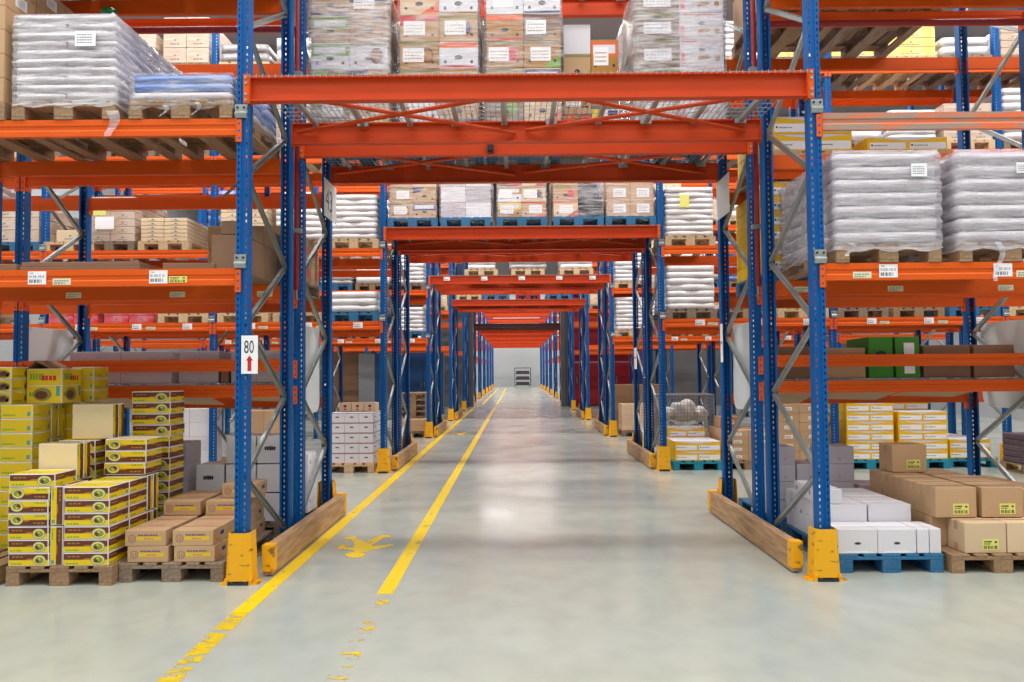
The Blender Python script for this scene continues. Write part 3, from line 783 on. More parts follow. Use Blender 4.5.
plate_sign('bay_sign', .5, .42, (4.338, 2.36, 3.23), -PI/2, 'large grey sign plate facing the aisle on the opposite rear post, first row', lambda f: None, ['panel_white'])
plate_sign('notice_plate', .09, .42, (4.34, 2.52, 1.66), -PI/2, 'small white notice plate at eye height on the opposite rear post, first row', lambda f: f.dashes(.015, .2, .075, .23, 1, 3), ['paper', 'ink_soft'])
plate_sign('notice_plate', .3, .4, (4.34, PITCH+2.3, 1.6), -PI/2, 'white notice plate at eye height on the second rack row, far post', lambda f: f.dashes(.03, .2, .25, .23, 1, 3), ['paper', 'red_print'])
for x, lab in ((-2.7, 'white plastic side panel on the outer walkway-side rack frame'), (0, 'white plastic side panel beside the aisle, hung on the walkway-side frame'), (4.4, 'white plastic side panel beside the aisle, hung on the opposite frame'), (7.1, 'white plastic side panel on the outer frame across the aisle')):
    mb = MB(); y0, y1, z0, z1 = 1.64, 2.5, 1.16, 2.06; r = .12
    prof = [(y0, z1), (y0, z0+r)] + [(y0+r-r*math.cos(a*PI/10), z0+r-r*math.sin(a*PI/10)) for a in range(1, 6)] + [(y1-r+r*math.sin(a*PI/10), z0+r-r*math.cos(a*PI/10)) for a in range(0, 6)] + [(y1, z1)]
    s = -1 if x <= 0 else 1
    mb.prism(prof, -.006, .006)
    me = mb.mesh('side_panel', ['panel_white'])
    tag(link('side_guard', me, None, (x+s*.062, 0, 0)), lab, 'side guard', 'white rack side guards')

# ------------------------------------------------------------------ pallets
_pm = {}
def pallet_parts(m, w=.8, d=1.2):
    key = (m, w, d)
    if key in _pm: return _pm[key]
    top = MB(); bw = [.145, .1, .145, .1, .145] if w < 1 else [.145]*6
    gap = (w-sum(bw))/(len(bw)-1); x = -w/2
    for b in bw:
        top.box(x, x+b, -d/2, d/2, .122, .144); x += b+gap
    st = MB()
    for y in (-d/2, -.0725, d/2-.145): st.box(-w/2, w/2, y, y+.145, .1, .1215)
    bl = MB(); bl.box(-.05, .05, -.0725, .0725, .0225, .0995)
    bl2 = MB(); bl2.box(-.0725, .0725, -.0725, .0725, .0225, .0995)
    bot = MB()
    for x, b in ((-w/2, .1), (-.0725, .145), (w/2-.1, .1)): bot.box(x, x+b, -d/2, d/2, 0, .022)
    _pm[key] = [top.mesh('top_deck', [m], .003), st.mesh('stringer_boards', [m], .003), bl.mesh('block', [m], .003), bl2.mesh('block', [m], .003), bot.mesh('bottom_deck', [m], .003)]
    al = MB()
    for q in (top, st, bot): al.add(q.v, q.f)
    for x in (-w/2+.05, 0, w/2-.05):
        for y in (-d/2+.0725, 0, d/2-.0725):
            a = .0725 if x == 0 else .05; al.box(x-a, x+a, y-.0725, y+.0725, .0225, .0995)
    _pm[key].append(al.mesh('pallet', [m]))
    return _pm[key]
def pallet(x, y, z, m, label, group=None, detail=False, rz=0):
    """x centre, y front edge"""
    P = pallet_parts(m)
    if detail:
        t = empty('pallet', (x, y+.6, z+(.0015 if z else 0)), (0, 0, rz))
        link('top_deck', P[0], t); link('stringer_boards', P[1], t); link('bottom_deck', P[4], t)
        for px in (-.35, 0, .35):
            for py in (-.5275, 0, .5275): link('block', P[3] if px == 0 else P[2], t, (px, py, 0))
    else:
        t = link('pallet', P[5], None, (x, y+.6, z+(.0015 if z else 0)), (0, 0, rz))
    return tag(t, label, 'pallet', group)

# ------------------------------------------------------------------ sacks
_sk = {}
def sack_mesh(w, d, h, seed, m, edge=.66):
    key = (w, d, h, seed, m)
    if key in _sk: return _sk[key]
    R = random.Random(seed*7+3); nx, ny = 12, 8
    ph = [R.uniform(0, 6.28) for _ in range(6)]
    mb = MB(); ring = []
    def lump(u, v): return .05*math.sin(3.1*u+ph[0])*math.cos(2.3*v+ph[1])+.04*math.sin(5.2*u+2.7*v+ph[2])
    for s in (-1, 1):
        for i in range(nx+1):
            for j in range(ny+1):
                u = -1+2*i/nx; v = -1+2*j/ny
                e = max(abs(u)**5, abs(v)**5); t = min(1, (1-(1-edge)*e)-.03+lump(u, v)*(1-e))
                if e >= .999: t = edge
                sx = 1-.03*abs(v)**4+.012*math.sin(4*v+ph[3]); sy = 1-.03*abs(u)**4+.012*math.sin(4*u+ph[4])
                mb.v.append((u*w/2*sx, v*d/2*sy, h/2+s*h/2*t))
    N = (nx+1)*(ny+1)
    for i in range(nx):
        for j in range(ny):
            a = i*(ny+1)+j; b = a+ny+1
            mb.f.append([a, a+1, b+1, b]); mb.f.append([N+a, N+b, N+b+1, N+a+1])
    edgei = [i*(ny+1) for i in range(nx+1)] + [nx*(ny+1)+j for j in range(1, ny+1)] + [i*(ny+1)+ny for i in range(nx-1, -1, -1)] + [j for j in range(ny-1, 0, -1)]
    k = len(edgei)
    for q in range(k):
        a, b = edgei[q], edgei[(q+1) % k]; mb.f.append([a, b, N+b, N+a])
    mb.m = [0]*len(mb.f)
    me = mb.mesh('sack', [m], smooth=True); _sk[key] = me
    return me

def film_shell(name, x0, x1, y0, y1, z0, z1, m, seed, label, group=None, tail=None, lh=0, zb=0):
    """a stretched, slightly puckered wrapping, open below"""
    R = random.Random(seed); nx, nz = 14, (12 if not lh else int(4*(z1-z0)/lh))
    mb = MB(); per = []
    pts = []
    for i in range(nx): pts.append((x0+(x1-x0)*i/nx, y0, 0, -1))
    for i in range(nx): pts.append((x1, y0+(y1-y0)*i/nx, 1, 0))
    for i in range(nx): pts.append((x1-(x1-x0)*i/nx, y1, 0, 1))
    for i in range(nx): pts.append((x0, y1-(y1-y0)*i/nx, -1, 0))
    n = len(pts); ph = [R.uniform(0, 6) for _ in range(4)]
    for k in range(nz+1):
        z = z0+(z1-z0)*k/nz
        for q, (x, y, a, b) in enumerate(pts):
            w = .006*math.sin(q*.9+ph[0]+k*.35)+.006*math.sin(k*2.2+ph[1])+.003*math.sin(q*2.3+ph[2])
            if lh: w = w*.4+.02*abs(math.sin(PI*(z-zb)/lh+.12*math.sin(q*.8+ph[0])))**.7*(1-.5*(k == nz))-.012+(-.02*max(0, (k-nz+2)/2)**2)
            zz = z-(.03*abs(math.sin(q*.7+ph[3])) if k == 0 else 0)
            mb.v.append((x+a*w, y+b*w, zz))
    for k in range(nz):
        for q in range(n):
            a = k*n+q; b = k*n+(q+1) % n; mb.f.append([a, b, b+n, a+n])
    mb.f.append([nz*n+q for q in range(n)])
    mb.m = [0]*len(mb.f)
    o = link(name, mb.mesh(name, [m], smooth=True)); tag(o, label, 'plastic wrap', group)
    for tx, ty, tz, L, w in (tail or []):
        t = MB()
        for i in range(6):
            a = i/6; b = (i+1)/6
            f = lambda s: (tx+.03*math.sin(5*s), ty-.02-.012*math.sin(7*s), tz-L*s)
            p, q = f(a), f(b); wa = w*(1-.4*a); wb = w*(1-.4*b)
            t.quad((p[0]-wa, p[1], p[2]), (p[0]+wa, p[1]-.012, p[2]), (q[0]+wb, q[1]-.012, q[2]), (q[0]-wb, q[1], q[2]))
        link('film_tail', t.mesh('film_tail', ['film_thick']), o)
    return o

# ================================================================== NEAREST ROW, walkway side, floor
ZP = .146
pallet(-1.352, -.083, 0, 'pallet_wood', 'wooden pallet under the yellow-and-brown cartons', None, True)
pallet(-.546, .0, 0, 'pallet_grey', 'weathered wooden pallet under the kraft cartons with a red letter', None, True)
pallet(-2.215, -.06, 0, 'pallet_wood', 'wooden pallet under the all-yellow carton stack', None, True)
pallet(-1.4, 1.55, 0, 'pallet_grey', 'wooden pallet behind the yellow-and-brown cartons, under grey cartons', None)
pallet(-.55, 1.55, 0, 'pallet_grey', 'wooden pallet under the white cartons behind the kraft cartons', None)
# yellow-and-brown cartons
H = .0985; G = 'yellow-and-brown cartons'
def yb(x, y, z, label, rot=(0, 0, 0), w=.345, d=.296):
    return carton('printed', x, y, z, w, d, H, label, G, 0, rot)
def ybcol(x, y, z0, n, where, flip=(), w=.345, dx=0, d=.296):
    R = random.Random(int(abs(x*100+y*10)))
    for i in range(n):
        fl = i in flip
        yb(x+R.uniform(-.006, .006)+(dx if fl else 0), y, z0+i*H+(H-.002 if fl else 0), f"yellow-and-brown carton, {layer(i, n)}, {where}", (0, PI if fl else 0, 0), w, d)
ybcol(-1.585, .067, ZP, 6, 'front outer column of its pallet', (3, 4, 5), .31, -.006)
ybcol(-1.15, .067, ZP, 6, 'front column beside the kraft cartons')
ybcol(-1.15, .366, ZP, 6, 'second column back along the kraft cartons')
ybcol(-1.585, .366, ZP, 6, 'outer column behind the front one', (1, 3), .31)
ybcol(-1.585, .69, ZP, 9, 'outer tall column carrying an upright carton', (2, 5), .31)
yb(-1.57, .067, ZP+6*H+.001, 'single yellow-and-brown carton lying on the front outer column', (0, 0, .03))
ybcol(-1.15, 1.075, ZP, 13, 'tallest column, by the white cartons', (7, 8), .345)
ybcol(-1.15, .63, ZP+.605, 3, 'three-high column on the upright cartons', (0, 1, 2), .345)
# cartons standing on end
def ybend(x, y, z, label, w, rz=0):
    return carton('printed', x+.0, y, z, .345, .296, H, label, G, 0, (0, -PI/2, rz))
for k in range(2):   # narrow ones at the pallet front: long side upwards
    o = carton('printed', -1.428, .1, ZP+k*.3+.148, .345, .296, H, ('lower', 'upper')[k]+' narrow yellow-and-brown carton standing on end between the front columns', G, 0, (PI/2, 0, PI/2))
    o.location.x -= 0
for k in range(2):
    for j in range(2):
        carton('printed', -1.15, .575+j*.101+.045, ZP+k*.3+.148, .345, .296, H, f"{('lower', 'upper')[k]} {('front', 'rear')[j]} yellow-and-brown carton on its side under the three-high column", G, 0, (PI/2, 0, 0))
for j in range(2):
    carton('printed', -1.565, .24+j*.101, ZP+6*H+.15, .31, .296, H, f"{('front', 'rear')[j]} yellow-and-brown carton on its side with its plain face out, lower pair", G, 0, (-PI/2, 0, 0))
    carton('printed', -1.5, .62+j*.101, ZP+9*H+.15, .345, .296, H, f"{('front', 'rear')[j]} yellow-and-brown carton on its side with its plain face out, higher pair", G, 0, (-PI/2, 0, 0))
# all-yellow cartons
GY = 'all-yellow cartons'
for i in range(10):
    carton('yellow', -2.07, .63, ZP+i*.119, .27, .26, .119, f"all-yellow carton, {layer(i, 10)}, front column beside the yellow-and-brown ones", GY)
    carton('yellow', -2.35, .63, ZP+i*.119, .27, .26, .119, f"all-yellow carton, {layer(i, 10)}, front outer column", GY)
for j in range(2):
    for k in range(4):
        carton('yellow', -2.105, .765+.1+j*.101, ZP+k*.297+.148, .345, .296, .1, f"all-yellow carton on edge, {layer(k, 4)}, {('front', 'rear')[j]} one behind the front column", GY, 0, (PI/2, 0, 0))
for i in range(10):
    carton('yellow', -1.96, 1.12, ZP+i*.119, .33, .26, .119, f"all-yellow carton, {layer(i, 10)}, rear column beside the tallest column", GY)
carton('yellow', -1.97, .86, ZP+1.19, .31, .3, .30, 'open large yellow carton on top of the all-yellow stack', GY, 2)
mb = MB(); mb.prism([(.72, -.004), (.72, 0), (1.0, 0), (1.0, -.004)], -.002, .002); mb = MB(); [mb.add([(xa, y, za+t) for t in (0, .005) for y in (.71, 1.01) for xa, za in ((a, b),)] + [(xb, y, zb+t) for t in (0, .005) for y in (.71, 1.01) for xb, zb in ((c, d),)], [(0, 1, 5, 4), (2, 6, 7, 3), (0, 2, 3, 1), (4, 5, 7, 6), (0, 4, 6, 2), (1, 3, 7, 5)]) for a, b, c, d in ((-2.15, 1.6, -2.05, 1.70), (-2.05, 1.70, -1.93, 1.638))]
tag(link('carton_flap_board', mb.mesh('carton_flap_board', ['card_dark'])), 'loose brown board flap lying over the open yellow carton', 'board')
for i in range(3):
    carton('yellow', -2.29, .68, ZP+1.19+i*.105, .31, .3, .105, f"small yellow carton with an emblem, {layer(i, 3)}, outer pile on the yellow stack", GY, 1)
    carton('yellow', -1.83, 1.18, ZP+1.19+i*.105, .2, .26, .105, f"small yellow carton, {layer(i, 3)}, pile behind the open yellow carton", GY)
# kraft cartons with red letter
GK = 'kraft cartons with a red letter'
KH = .122
for j in range(4):
    for i in range(4 if j == 2 else 3 if j == 3 else 2):
        if i == 3: continue
        for c, x in enumerate((-.742, -.382)):
            x += (-.012 if i == 1 else .008)*(1 if c == 0 else .6)
            carton('redlogo', x, .165+j*.298, ZP+i*KH, .315, .296, KH, f"kraft carton with red letter, {layer(i, 2 if j < 2 else 3)}, {ORD[j]} row back, {('outer', 'aisle-side')[c]} column", GK)
carton('redlogo', -.3, .9, ZP+3*KH, .3, .296, KH, 'single kraft carton with red letter on top, behind the blue post', GK)
# white and grey cartons behind
GW = 'white cartons behind the kraft cartons'
for i, z in enumerate((ZP, ZP+.28, ZP+.56)):
    for c in range(3):
        if i == 2 and c == 0: continue
        carton('white_print' if (i, c) in ((1, 0), (2, 2), (0, 1)) else 'white', -.89+c*.3, 1.75, z, .27 if c == 0 else .29, .3, .27, f"white carton behind the kraft cartons, {layer(i, 3)}, {('outer', 'middle', 'aisle-side')[c]} column", GW)
for i in range(4):
    carton('grey', -1.3, 1.78, ZP+i*.19, .36, .36, .19, f"grey carton behind the tallest printed column, {layer(i, 4)}", 'grey cartons')
for i in range(3):
    carton('white', -.3, 2.2, ZP+i*.2, .5, .34, .2, f"wide white carton near the rear post, {layer(i, 3)}", GW)
# low shelf: mesh deck and cartons
for s, xs in ((-1, (-2.195, -1.355, -.515)), (1, (4.915, 5.755, 6.595))):
    for k, x in enumerate(xs):
        o = link('shelf_deck', DECK, None, (x, 1.615, 1.4695), (-.145, 0, 0)); o.scale = (.98, .9, 1); tag(o, f"low wire shelf deck, {ORD[k]} from the {'outer end' if s < 0 else 'aisle'}, {'walkway side' if s < 0 else 'across the aisle'}", 'mesh deck', 'low wire shelves')
        mb = MB(); mb.box(-.38, .3, 0, .92, -.012, -.006)
        o = link('liner_board', mb.mesh('liner_board', ['card']), None, (x, 1.62, 1.452), (-.245+.03*k, .03, .05)); tag(o, f"cardboard liner under the low shelf, {ORD[k]} from the {'outer end' if s < 0 else 'aisle'}, {'walkway side' if s < 0 else 'across the aisle'}", 'liner board', 'low shelf liners')
def shelf(kind, x0, x1, z1, label, g, seed=0, y=1.62, d=.5, dz=0):
    carton(kind, (x0+x1)/2, y+d/2, 1.483+dz, x1-x0, d, z1-1.483-dz, label, g, seed, (-.02, 0, 0))
GS = 'cartons on the low shelf, walkway side'
shelf('grey', -2.29, -1.28, 1.80, 'wide grey carton on the low shelf behind the yellow cartons', GS)
shelf('grey', -1.21, -.82, 1.80, 'grey carton on the low shelf behind the tallest printed column', GS)
shelf('brown_dark', -.8, -.72, 1.69, 'narrow dark carton on the low shelf between grey cartons', GS)
shelf('grey', -.7, -.2, 1.80, 'grey carton on the low shelf next to the walkway-side frame', GS)
GS = 'cartons on the low shelf, across the aisle'
shelf('brown_dark', 4.55, 5.1, 1.80, 'brown carton on the low shelf just inside the opposite frame', GS)
shelf('brown', 5.12, 5.5, 1.78, 'brown tray carton on the low shelf beside the green cartons', GS)
shelf('green', 5.53, 5.77, 1.885, 'green carton with dark lettering on the low shelf', GS, 0)
shelf('green', 5.79, 6.03, 1.885, 'green carton with white labels on the low shelf', GS, 1)
shelf('brown_dark', 6.06, 6.52, 1.80, 'brown carton on the low shelf right of the green ones', GS)
shelf('brown_dark', 6.55, 6.95, 1.80, 'brown carton on the low shelf next to the outer frame', GS)

# ================================================================== NEAREST ROW, across the aisle, floor
pallet(4.985, .13, 0, 'pallet_blue', 'blue pallet under the white cartons across the aisle', None, True)
pallet(5.83, .1, 0, 'pallet_wood', 'wooden pallet under the brown cartons with yellow labels', None, True)
pallet(4.97, 1.6, 0, 'pallet_blue', 'blue pallet under the taller white cartons across the aisle')
pallet(5.85, 1.6, 0, 'pallet_wood', 'wooden pallet at the back, behind the brown cartons')
GW = 'white cartons across the aisle'
for c, (x0, x1, k) in enumerate(((4.575, 4.885, 'white_handle'), (4.885, 5.185, 'white_handle'), (5.19, 5.285, 'white'), (5.288, 5.378, 'white'))):
    carton(k, (x0+x1)/2, .29, ZP, x1-x0, .3, .19, f"white carton at the front edge of the blue pallet, {('first', 'second', 'narrow third', 'narrow fourth')[c]} from the post", GW)
for j in range(3):
    for c, (x0, x1) in enumerate(((4.6, 4.95), (4.96, 5.31))):
        carton('white', (x0+x1)/2, .6+j*.3, ZP, x1-x0, .296, .325, f"white carton on the blue pallet, {ORD[j+1]} row back, {('post side', 'brown carton side')[c]}", GW)
for c in range(2):
    carton('white', 4.66+c*.0, .6+.3*c, ZP+.327, .2, .25, .12, f"small white carton on top of the white cartons, {('front', 'rear')[c]} one by the post", GW)
for i in range(4):
    for c, (x0, x1) in enumerate(((4.58, 4.8), (4.81, 5.05), (5.06, 5.37))):
        if i == 3 and c == 1: continue
        carton('grey', (x0+x1)/2, 1.8, ZP+i*.17, x1-x0, .33, .17, f"grey-white carton behind the white ones, {layer(i, 4)}, {('aisle-side', 'middle', 'brown carton side')[c]} column", 'grey-white cartons across the aisle')
carton('grey', 5.56, 1.85, ZP, .27, .36, .3, 'low grey carton between the white and brown cartons', 'grey-white cartons across the aisle')
GB_ = 'brown cartons with yellow labels'
def bc(x, y, z, w, d, h, label, st=True, kind='brown'):
    o = carton(kind, x, y, z, w, d, h, label, GB_)
    if st: sticker(o, w*.02+.03, -d/2+.002-.0005, h*.28, .125, .085, 'y', 0, 'label_sticker', 'yellow barcode label')
for c, x in enumerate((5.716, 6.046)):
    bc(x, .255, ZP, .325, .245, .235, f"pale brown carton on the pallet front edge, {('nearer the aisle', 'outer one')[c]}", True, 'brown_pale')
for j in range(5):
    for c, x in enumerate((5.595, 5.965)):
        for i in range(2):
            if i == 0 and j == 4: continue
            bc(x, (.5 if i == 0 else .42)+j*.232, ZP+i*.241, .33, .228, .239, f"brown carton, {('lower', 'upper')[i]} layer, {ORD[j+1-i]} row back, {('aisle-side', 'outer')[c]} column", j == 0 and i == 1)
bc(5.69, 1.34, ZP+.483, .32, .26, .25, 'single brown carton with yellow label standing on top of the others')
for j in range(3):
    bc(6.4, .7+j*.3, ZP, .3, .28, .42, f"tall brown carton beyond the brown stack, {ORD[j]} from the front", False)
pallet(6.61, .1, 0, 'pallet_wood', 'wooden pallet partly out of view beyond the brown cartons')

# ================================================================== NEAREST ROW, upper levels
def sack_stack(xc, y0, z0, w, d, lh, n, m, where, group, seed, bond=True):
    for i in range(n):
        z = z0+i*lh
        if bond and i % 2 == 0: cells = [(xc-w/4, y0+d*.27, w/2, d*.54, 'front outer'), (xc+w/4, y0+d*.27, w/2, d*.54, 'front aisle-side'), (xc+.0, y0+d*.78, w, d*.44, 'rear')]
        else: cells = [(xc, y0+d*.17, w, d*.34, 'front'), (xc, y0+d*.5, w, d*.33, 'middle'), (xc, y0+d*.83, w, d*.33, 'rear')]
        for q, (x, y, ww, dd, nm) in enumerate(cells):
            o = link('sack', sack_mesh(round(ww-.006, 3), round(dd-.006, 3), lh*1.0, (seed+i*3+q) % 4, m), None, (x+random.uniform(-.006, .006), y, z))
            tag(o, f"{nm} sack, {layer(i, n)}, {where}", 'sack', group)
zA, zB = 3.545, 2.385
pallet(-1.385, -.06, zA, 'pallet_wood', 'wooden pallet under the tall wrapped white sacks beside the blue-topped load', None, True)
sack_stack(-1.38, -.05, zA+.149,   .78, 1.18, .0685, 10, 'sack', 'tall wrapped stack beside the blue-topped load', 'white sacks on the upper level', 1)
film_shell('stretch_film', -1.78, -.98, -.062, 1.15, zA+.12, zA+.838, 'film', 5, 'clear plastic wrap round the tall white sacks on the upper level', 'stretch films', [(-1.0, -.05, zA+.06, .2, .05)], .0685, zA+.146)
sticker(bpy.data.objects['stretch_film'], -1.21, -.078, 4.17, .16, .12, 'p')
pallet(-.48, -.06, zA, 'pallet_wood', 'wooden pallet under the low blue-and-white sack load', None, True)
for i in range(3):
    for q in range(3):
        o = link('sack', sack_mesh(.76, .385, .066, q, 'sack_blue' if i else 'sack'), None, (-.475, .14+q*.4, zA+.149+i*.067))
        tag(o, f"{('white', 'blue', 'blue')[i]} sack, {layer(i, 3)}, {('front', 'middle', 'rear')[q]}, low load by the walkway-side post", 'sack', 'blue and white sacks')
film_shell('stretch_film', -.865, -.082, -.058, 1.15, zA+.1, zA+.355, 'film_clear', 8, 'clear plastic wrap round the low blue sack load', 'stretch films', [(-.6, -.05, zA+.1, .09, .02), (-.35, -.05, zA+.12, .1, .02)])
pallet(-2.24, -.06, zA, 'pallet_wood', 'wooden pallet under the brown cartons at the photo edge, upper level', None, True)
for i in range(6):
    for j in range(3):
        o = carton('brown', -2.24, .14+j*.4, zA+.146+i*.19, .78, .39, .19, f"brown carton, {layer(i, 6)}, {('front', 'middle', 'rear')[j]} one, upper level at the photo edge", 'brown cartons on the upper level')
        sticker(o, .3885, 0, .1, .14, .09, 'p', PI/2)
# level B, walkway side
mb = MB(); mb.box(-.47, .47, -.5, .5, 0, .035); mb.box(-.46, .46, -.49, .49, .036, .074)
tag(link('cardboard_slab', mb.mesh('cardboard_slab', ['card_dark'], .004), None, (-1.31, .56, zB+.003)), 'flat dark cardboard bundle lying on the lower beam, walkway side', 'cardboard')
mb = MB(); mb.box(-.2, .2, -.45, .45, 0, .07)
tag(link('cardboard_slab', mb.mesh('cardboard_slab', ['card_dark'], .004), None, (-.53, .6, zB+.003), (0, 0, .08)), 'smaller flat cardboard bundle beside the dark brown cartons on the lower beam', 'cardboard')
mb = MB(); mb.box(-.41, .41, -.5, .5, 0, .06)
tag(link('cardboard_slab', mb.mesh('cardboard_slab', ['card_dark'], .004), None, (-2.215, .56, zB+.003)), 'flat cardboard bundle on the lower beam at the photo edge', 'cardboard')
for j in range(2):
    carton('brown_dark', -.205, .45+j*.55, zB+.003, .25, .54, .3, f"dark brown carton on the lower beam by the post, {('front', 'rear')[j]} one below", 'dark brown cartons')
    carton('brown_dark', -.17, .45+j*.55, zB+.305, .17, .54, .11+.06*j, f"dark brown carton on the lower beam by the post, {('front', 'rear')[j]} one on top", 'dark brown cartons')
pallet(-.5, 1.48, zB, 'pallet_grey', 'wooden pallet on the lower beam, rear rack, under cartons with pink labels')
for i in range(2):
    for j in range(2):
        o = carton('brown', -.5, 1.79+j*.6, zB+.146+i*.24, .78, .58, .24, f"brown carton with pink labels facing the aisle, {('lower', 'upper')[i]} {('front', 'rear')[j]} one", 'brown cartons with pink labels')
        mb = MB(); mb.box(0, .001, -.18, -.08, .06, .15); mb.box(0, .001, .12, .22, .06, .15); link('label_sticker', mb.mesh('label_sticker', ['pink_print']), o, (.3885, 0, 0))
# level B, across the aisle: wrapped white sacks
for k, xc in enumerate((4.935, 5.87)):
    wh = ('beside the opposite front post', 'second from the opposite post', 'third from the opposite post')[k]
    pallet(xc, -.06, zB, 'pallet_wood', f"wooden pallet under white sacks, {wh}", None, True)
    sack_stack(xc, -.05, zB+.149, .78, 1.18, .101, 7, 'sack', f"wrapped stack {wh}", 'white sacks on the lower level', k+2, False)
    film_shell('stretch_film', xc-.405, xc+.405, -.064, 1.15, zB+.11, zB+.87, 'film_thick', 11+k, f"clear plastic wrap round the white sacks, {wh}", 'stretch films', [(xc-.12 if k == 1 else xc-.3, -.05, zB+.15, .3 if k == 1 else .1, .02)], .101, zB+.146)
ob = [o for o in bpy.data.objects if o.name.startswith('stretch_film')]
sticker(ob[2], 5.17, -.078, 3.09, .12, .1, 'p'); sticker(ob[3], 5.96, -.078, 3.1, .1, .08, 'p')
# rear rack across the aisle
def grid_cartons(kind, x0, x1, nx, y0, dy, ny, z0, lh, n, desc, where, group, seeds=(0,), xn=('aisle-side', 'outer'), skip=()):
    w = (x1-x0)/nx
    for i in range(n):
        for c in range(nx):
            for j in range(ny):
                if (i, c, j) in skip: continue
                xlab = '' if nx == 1 else (xn[c] if len(xn) == nx else ORD[c])+' '
                carton(kind, x0+w*(c+.5), y0+dy*(j+.5), z0+i*lh, w, dy, lh, f"{desc}, {layer(i, n)}, {xlab}{('front', 'rear', 'third')[j] if ny > 1 else 'one'}, {where}", group, seeds[(i*7+c*3+j*5) % len(seeds)])
pallet(4.95, 1.47, zB, 'pallet_blue', 'blue pallet on the lower beam of the rear rack, under yellow-and-white cartons')
grid_cartons('yellow_white', 4.56, 5.34, 1, 1.5, .58, 2, zB+.149, .144, 6, 'yellow-and-white carton', 'rear rack, lower level across the aisle', 'yellow-and-white cartons, lower level')
pallet(4.98, 1.47, zA, 'pallet_pale', 'pale pallet on the upper beam of the rear rack, under yellow-and-white cartons')
grid_cartons('yellow_white', 4.59, 5.37, 1, 1.5, .58, 2, zA+.146, .17, 2, 'yellow-and-white carton', 'rear rack, upper level across the aisle', 'yellow-and-white cartons, upper level')
pallet(5.9, 1.47, zA, 'pallet_pale', 'second pale pallet on the upper beam of the rear rack across the aisle')
grid_cartons('yellow_white', 5.51, 6.29, 1, 1.5, .58, 2, zA+.146, .13, 1, 'low yellow-and-white carton', 'second pallet, rear rack, upper level across the aisle', 'yellow-and-white cartons, upper level')
for k, (x, m) in enumerate(((4.95, 'pallet_wood'), (5.85, 'pallet_grey'))):
    pallet(x, 1.47, 5.05, m, f"wooden pallet seen from below on the third level across the aisle, {('nearer the aisle', 'farther out')[k]}", None, True)
    for q in range(2):
        carton('brown', x-.2+q*.4, 2.05, 5.05+.146, .39, 1.1, .5, f"brown carton on the third level, {('nearer', 'farther')[k]} pallet, {('aisle-side', 'outer')[q]} one", 'brown cartons on the third level')
# loads on the nearest bridge, rear rack
ZD = BRZ+.012
BX = [(.085, .85), (.965, 1.74), (1.82, 2.56), (2.60, 3.16), (3.29, 4.17)]
NM = ['first', 'second', 'third', 'fourth', 'fifth']
for k, (x0, x1) in enumerate(BX):
    yb0 = 1.58 if k != 3 else 1.85
    if k != 3: pallet((x0+x1)/2, yb0-.03, ZD, 'pallet_blue', f"blue pallet on the nearest aisle bridge, {NM[k]} from the walkway side")
    n = 5; w = (x1-x0)/2
    for i in range(n if k != 3 else 4):
        for c in range(2):
            if k == 3 and ((c == 1 and i > 2)): continue
            for j in range(2):
                if k == 3 and j: continue
                kind = 'multi'; sd = 100+k*17+i*5+c*3+j
                if k == 4: kind = 'papered' if c == 0 else 'white_red'
                if k == 4: sd = i % 2
                if k == 3 and c == 0 and i == 3: kind = 'white'
                lhh = .27 if k != 3 else (.31 if c == 0 else .36)
                carton(kind, x0+w*(c+.5), yb0+.29+j*.57, ZD+(.148 if k != 3 else .002)+i*lhh, w, .56, lhh, f"fruit carton, {layer(i, n)}, {('walkway-side', 'outer')[c]} {('front', 'rear')[j]}, {NM[k]} pallet on nearest bridge", 'fruit cartons on the nearest aisle bridge', sd)
    if k != 3:
        film_shell('stretch_film', x0-.019, x1+.019, yb0-.012, yb0+1.17, ZD+.1, ZD+.146+n*.27+.01, 'film' if k in (0, 4) else 'film_clear', 30+k, f"clear plastic wrap, {NM[k]} carton load from the walkway side, nearest aisle bridge", 'stretch films')

# ================================================================== SECOND ROW
Y2 = PITCH
def wload(kind, xc, y, z, w, n, lh, label, plab, pal='pallet_wood', d=1.14, cols=2, detail_pal=True, film=False):
    """a wrapped pallet load: one thing, its layers or cartons are its parts"""
    if pal: pallet(xc, y, z, pal, plab, 'pallets in the racks behind'); z += .148
    else: z += .002
    t = empty('wrapped_load', (xc, y+.6, z)); tag(t, label, 'pallet load', 'wrapped pallet loads')
    m = 'wrap_'+kind
    if kind in ('white', 'grey', 'blue', 'black'):
        for i in range(n): link('sack_layer', sack_mesh(round(w, 2), d, lh*1.02, i % 4, m, .88), t, (random.uniform(-.006, .006), 0, i*lh))
    else:
        cw = w/cols
        key = ('wl', kind, cw, d, lh)
        if key not in _cm:
            mb = bbox_mesh('c', cw-.006, d, lh-.004, None, .006); f = faces_of(mb, cw-.006, d, lh-.004)['front']
            f.oval(cw/2, lh*.5, .02, .012, 1); f.dashes(cw*.3, lh*.2, cw*.7, lh*.28, 1, 4)
            _cm[key] = mb.mesh('carton', [m, 'ink_soft'])
        for i in range(n):
            for c in range(cols): link('carton', _cm[key], t, (-w/2+cw*(c+.5), 0, i*lh))
    return t
BAY = {-8.1: ('walkway side', 'third'), -5.4: ('walkway side', 'second'), -2.7: ('walkway side', 'first'), 4.4: ('opposite side', 'first'), 7.1: ('opposite side', 'second'), 9.8: ('opposite side', 'third')}
LV = ['lowest', 'second', 'third', 'fourth']
PALS = ['pallet_wood', 'pallet_pale', 'pallet_pale', 'pallet_grey', 'pallet_blue']
R = random.Random(11)
